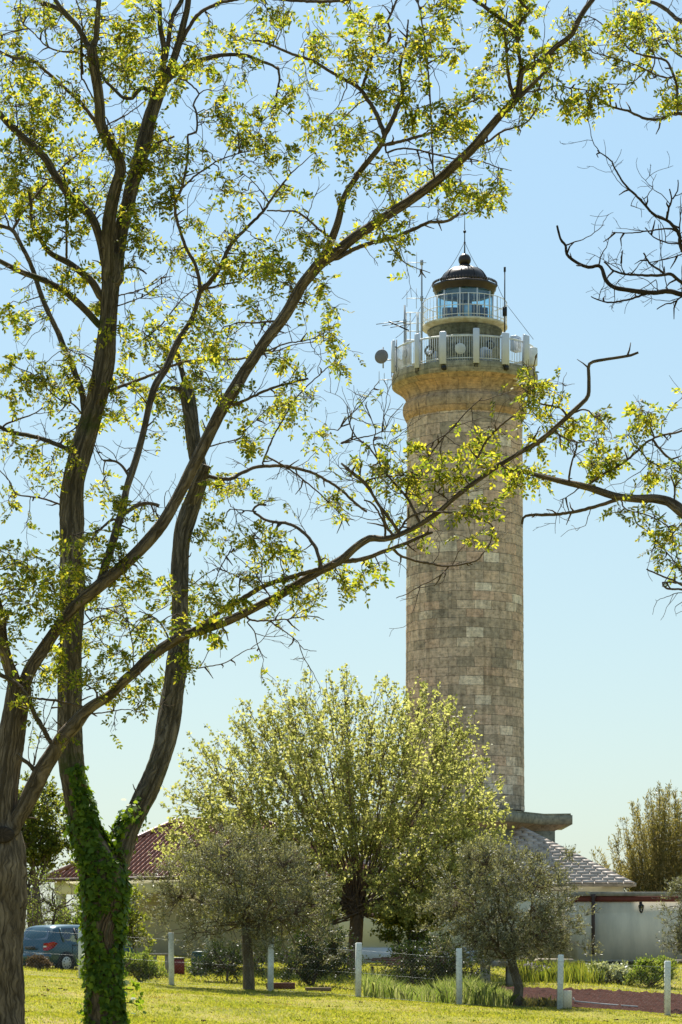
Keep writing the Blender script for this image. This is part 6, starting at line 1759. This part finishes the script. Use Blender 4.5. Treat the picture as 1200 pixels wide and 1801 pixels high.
# ---------------------------------------------------------------- the car
def car():
    Y = 77.5
    c0 = P(86, 1702, Y); rx, ry = c0[0], c0[1]
    yaw = math.radians(50)
    g = gz(rx + 1.5, ry + 0.6)
    t = thing('parked_car', (rx, ry, g), 'blue grey hatchback parked behind the ivy covered trunk, seen from its rear corner', 'car')
    f = np.array([math.cos(yaw), math.sin(yaw), 0]); s = np.array([math.sin(yaw), -math.cos(yaw), 0])   # forward, towards the visible side
    O = np.array([rx, ry, g]) - s * 0.82
    K = 1.03
    def W(x, y, z): return O + (f * x + s * y + np.array([0, 0, z])) * K
    st = [(-0.02, .36, .62, .72, .52, .68), (0.05, .28, .80, .90, .60, .86), (0.10, .25, .83, .95, .66, 1.0), (0.20, .24, .835, .98, .66, 1.20), (0.34, .23, .84, .98, .62, 1.42), (0.55, .22, .84, .98, .60, 1.485),
          (1.2, .2, .84, .97, .60, 1.51), (1.9, .2, .84, .96, .60, 1.50), (2.4, .2, .84, .95, .60, 1.43), (2.75, .2, .84, .94, .64, 1.22), (3.02, .2, .83, .93, .70, 1.03),
          (3.4, .22, .81, .86, .66, .92), (3.75, .24, .76, .76, .6, .80), (3.95, .3, .62, .62, .5, .66)]
    rings = []
    for x, zb, w, zbelt, wr, zr in st:
        half = [(0, zb), (w * .86, zb), (w * .97, zb + .10), (w, (zb + zbelt) / 2), (w * .985, zbelt - .06), (w * .955, zbelt), (wr + .035, zr - .10 if zr - zbelt > .2 else zr - .03), (wr - .03, zr - .03 if zr - zbelt > .2 else zr - .01), (wr * .6, zr), (0, zr + .01)]
        rings.append([W(x, y, z) for y, z in half] + [W(x, -y, z) for y, z in half[-2:0:-1]])
    n = len(rings[0]); V = np.array(rings).reshape(-1, 3)
    F2 = [(k * n + j, k * n + (j + 1) % n, (k + 1) * n + (j + 1) % n, (k + 1) * n + j) for k in range(len(st) - 1) for j in range(n)]
    F2 += [tuple(range(n - 1, -1, -1)), tuple(range((len(st) - 1) * n, len(st) * n))]
    # leave the window openings out of the shell
    def is_win(k, j):
        x = (st[k][0] + st[k + 1][0]) / 2
        side = j in (5, n - 6 - 0) or j in (5, n - 6)
        if side and 0.5 < x < 2.75 and k != 6 - 0 + 99: return True
        return False
    mb = MB(); mb.add(V, [q for q in F2 if not (len(q) == 4 and is_win(q[0] // n, q[0] % n))]); body = mb.build('body', M['carpaint'], t, smooth=False)
    mb = MB(); mb.add(V - np.array([0, 0, 0.0]), [q for q in F2 if len(q) == 4 and is_win(q[0] // n, q[0] % n)]); mb.build('side_window', M['carglass'], t)
    for x in (0.62, 1.22, 2.02):
        for sg in (1, -1):
            mb = MB(); mb.tube([W(x, sg * .815, .96), W(x, sg * .635, 1.40)], 0.035, 6); mb.build('window_pillar', M['darkplastic'] if x > 1 else M['carpaint'], t)
    # rear window and its dark lower edge
    mb = MB(); mb.add([W(.115, .60, 1.04), W(.115, -.60, 1.04), W(.325, -.52, 1.40), W(.325, .52, 1.40)], [(0, 1, 2, 3)]); mb.build('rear_window', glassmat('rear window glass', (.10, .13, .14), .22), t)
    mb = MB(); mb.add([W(2.42, .56, 1.43), W(2.42, -.56, 1.43), W(3.0, -.66, 1.06), W(3.0, .66, 1.06)], [(0, 1, 2, 3)])
    mb.v[0] += np.array([0, 0, .012]); mb.build('windscreen', M['carglass'], t)
    for sg in (1, -1):
        mb = MB()
        pts = [W(.02, sg * .80, .94), W(.02, sg * .56, .93), W(.0, sg * .54, .78), W(-.02, sg * .60, .70), W(-.01, sg * .78, .70), W(.12, sg * .865, .78), W(.30, sg * .868, .93), W(.14, sg * .86, .97)]
        c = sum(pts) / len(pts); pts = [c + (p - c) for p in pts]
        o = -f * 0.03 + s * sg * 0.012
        mb.add([p + o for p in pts] + [p + f * .08 - s * sg * .05 for p in pts], [tuple(range(8))] + [(k, (k + 1) % 8, 8 + (k + 1) % 8, 8 + k) for k in range(8)])
        tl = mb.build('tail_light', M['tail'], t)
        mb = MB(); mb.add([W(-.05, sg * .60, .80) , W(-.05, sg * .74, .80), W(-.045, sg * .74, .85), W(-.045, sg * .60, .85)], [(0, 1, 2, 3)]); mb.build('reverse_lens', M['lens_white'], tl)
    mb = MB()
    mb.tube([W(.06, .84, .50), W(-.05, .70, .50), W(-.08, 0, .50), W(-.05, -.70, .50), W(.06, -.84, .50)], [0.11, .12, .12, .12, .11], 8); mb.build('rear_bumper', M['carpaint'], t)
    mb = MB(); mb.tube([W(.3, .78, .26), W(-.03, .66, .27), W(-.05, 0, .27), W(-.03, -.66, .27)], 0.05, 6); mb.build('bumper_skirt', M['darkplastic'], t)
    for x in (.72, 3.18):
        for sg in (1, -1):
            w = W(x, sg * .76, .31)
            ax = s * sg
            def disc(r0, r1, o0, o1, m, name, par, sg2=20):
                mbb = MB(); a = np.linspace(0, 2 * np.pi, sg2, endpoint=False)
                vs = []
                for r, o in ((r0, o0), (r1, o1)):
                    vs += [w + ax * o + f * r * math.cos(k) + np.array([0, 0, r * math.sin(k)]) for k in a]
                fs = [(k, (k + 1) % sg2, sg2 + (k + 1) % sg2, sg2 + k) for k in range(sg2)] + [tuple(range(sg2, 2 * sg2))]
                mbb.add(vs, fs); return mbb.build(name, m, par)
            arch = disc(.375, .375, -.1, .085, M['darkplastic'], 'wheel_arch', t)
            we = empty('wheel', tuple(w)); we.parent = t; we.location = tuple(w - np.array(WORLD[t.name]))
            mbw = MB(); mbw.cyl(tuple(w - ax * .10), tuple(w + ax * .09), .31, 24); mbw.build('tyre', M['tyre'], we)
            rm = disc(.205, .19, .09, .102, M['rim'], 'rim', we)
            mbw = MB()
            for k in range(9):
                a = k * 2 * math.pi / 9; p = w + ax * .104 + f * .14 * math.cos(a) + np.array([0, 0, .14 * math.sin(a)])
                mbw.cyl(tuple(p), tuple(p + ax * .004), .024, 8)
            mbw.build('vent_holes', M['darkplastic'], we)
    for x in (1.02, 1.95):
        mb = MB(); mb.tube([W(x, .842, .86), W(x + .05, .868, .87), W(x + .16, .868, .87), W(x + .2, .842, .86)], 0.016, 5); mb.build('door_handle', M['darkplastic'], t)
    for x in (.98, 2.0, 2.95):
        mb = MB(); mb.tube([W(x, .826, .30), W(x, .845, .55), W(x, .838, .90)], 0.006, 4); mb.build('door_gap', M['darkplastic'], t)
    mb = MB(); c = W(2.45, .98, 1.0); mb.sphere(c, 0.1, 10, 0.7); mb.cyl(tuple(W(2.45, .80, .97)), tuple(c), .03, 6); mb.build('wing_mirror', M['carpaint'], t, smooth=True)
    for y in (.36, -.36):
        for x in (0.95, 1.85):
            mb = MB(); mb.bevbox(tuple(W(x, y, .72)), (.2, .46, .6), yaw, .05); mb.bevbox(tuple(W(x, y, 1.14)), (.12, .28, .2), yaw, .04); mb.build('car_seat', M['seat'], t)
    mb = MB(); mb.tube([W(.62, 0, 1.50), W(.40, 0, 1.74)], 0.008, 4); mb.build('roof_aerial', M['black'], t)
    mb = MB(); mb.box(tuple(W(-.055, 0, .78)), (.02, .46, .1), yaw); mb.build('boot_handle', M['darkplastic'], t)
car()
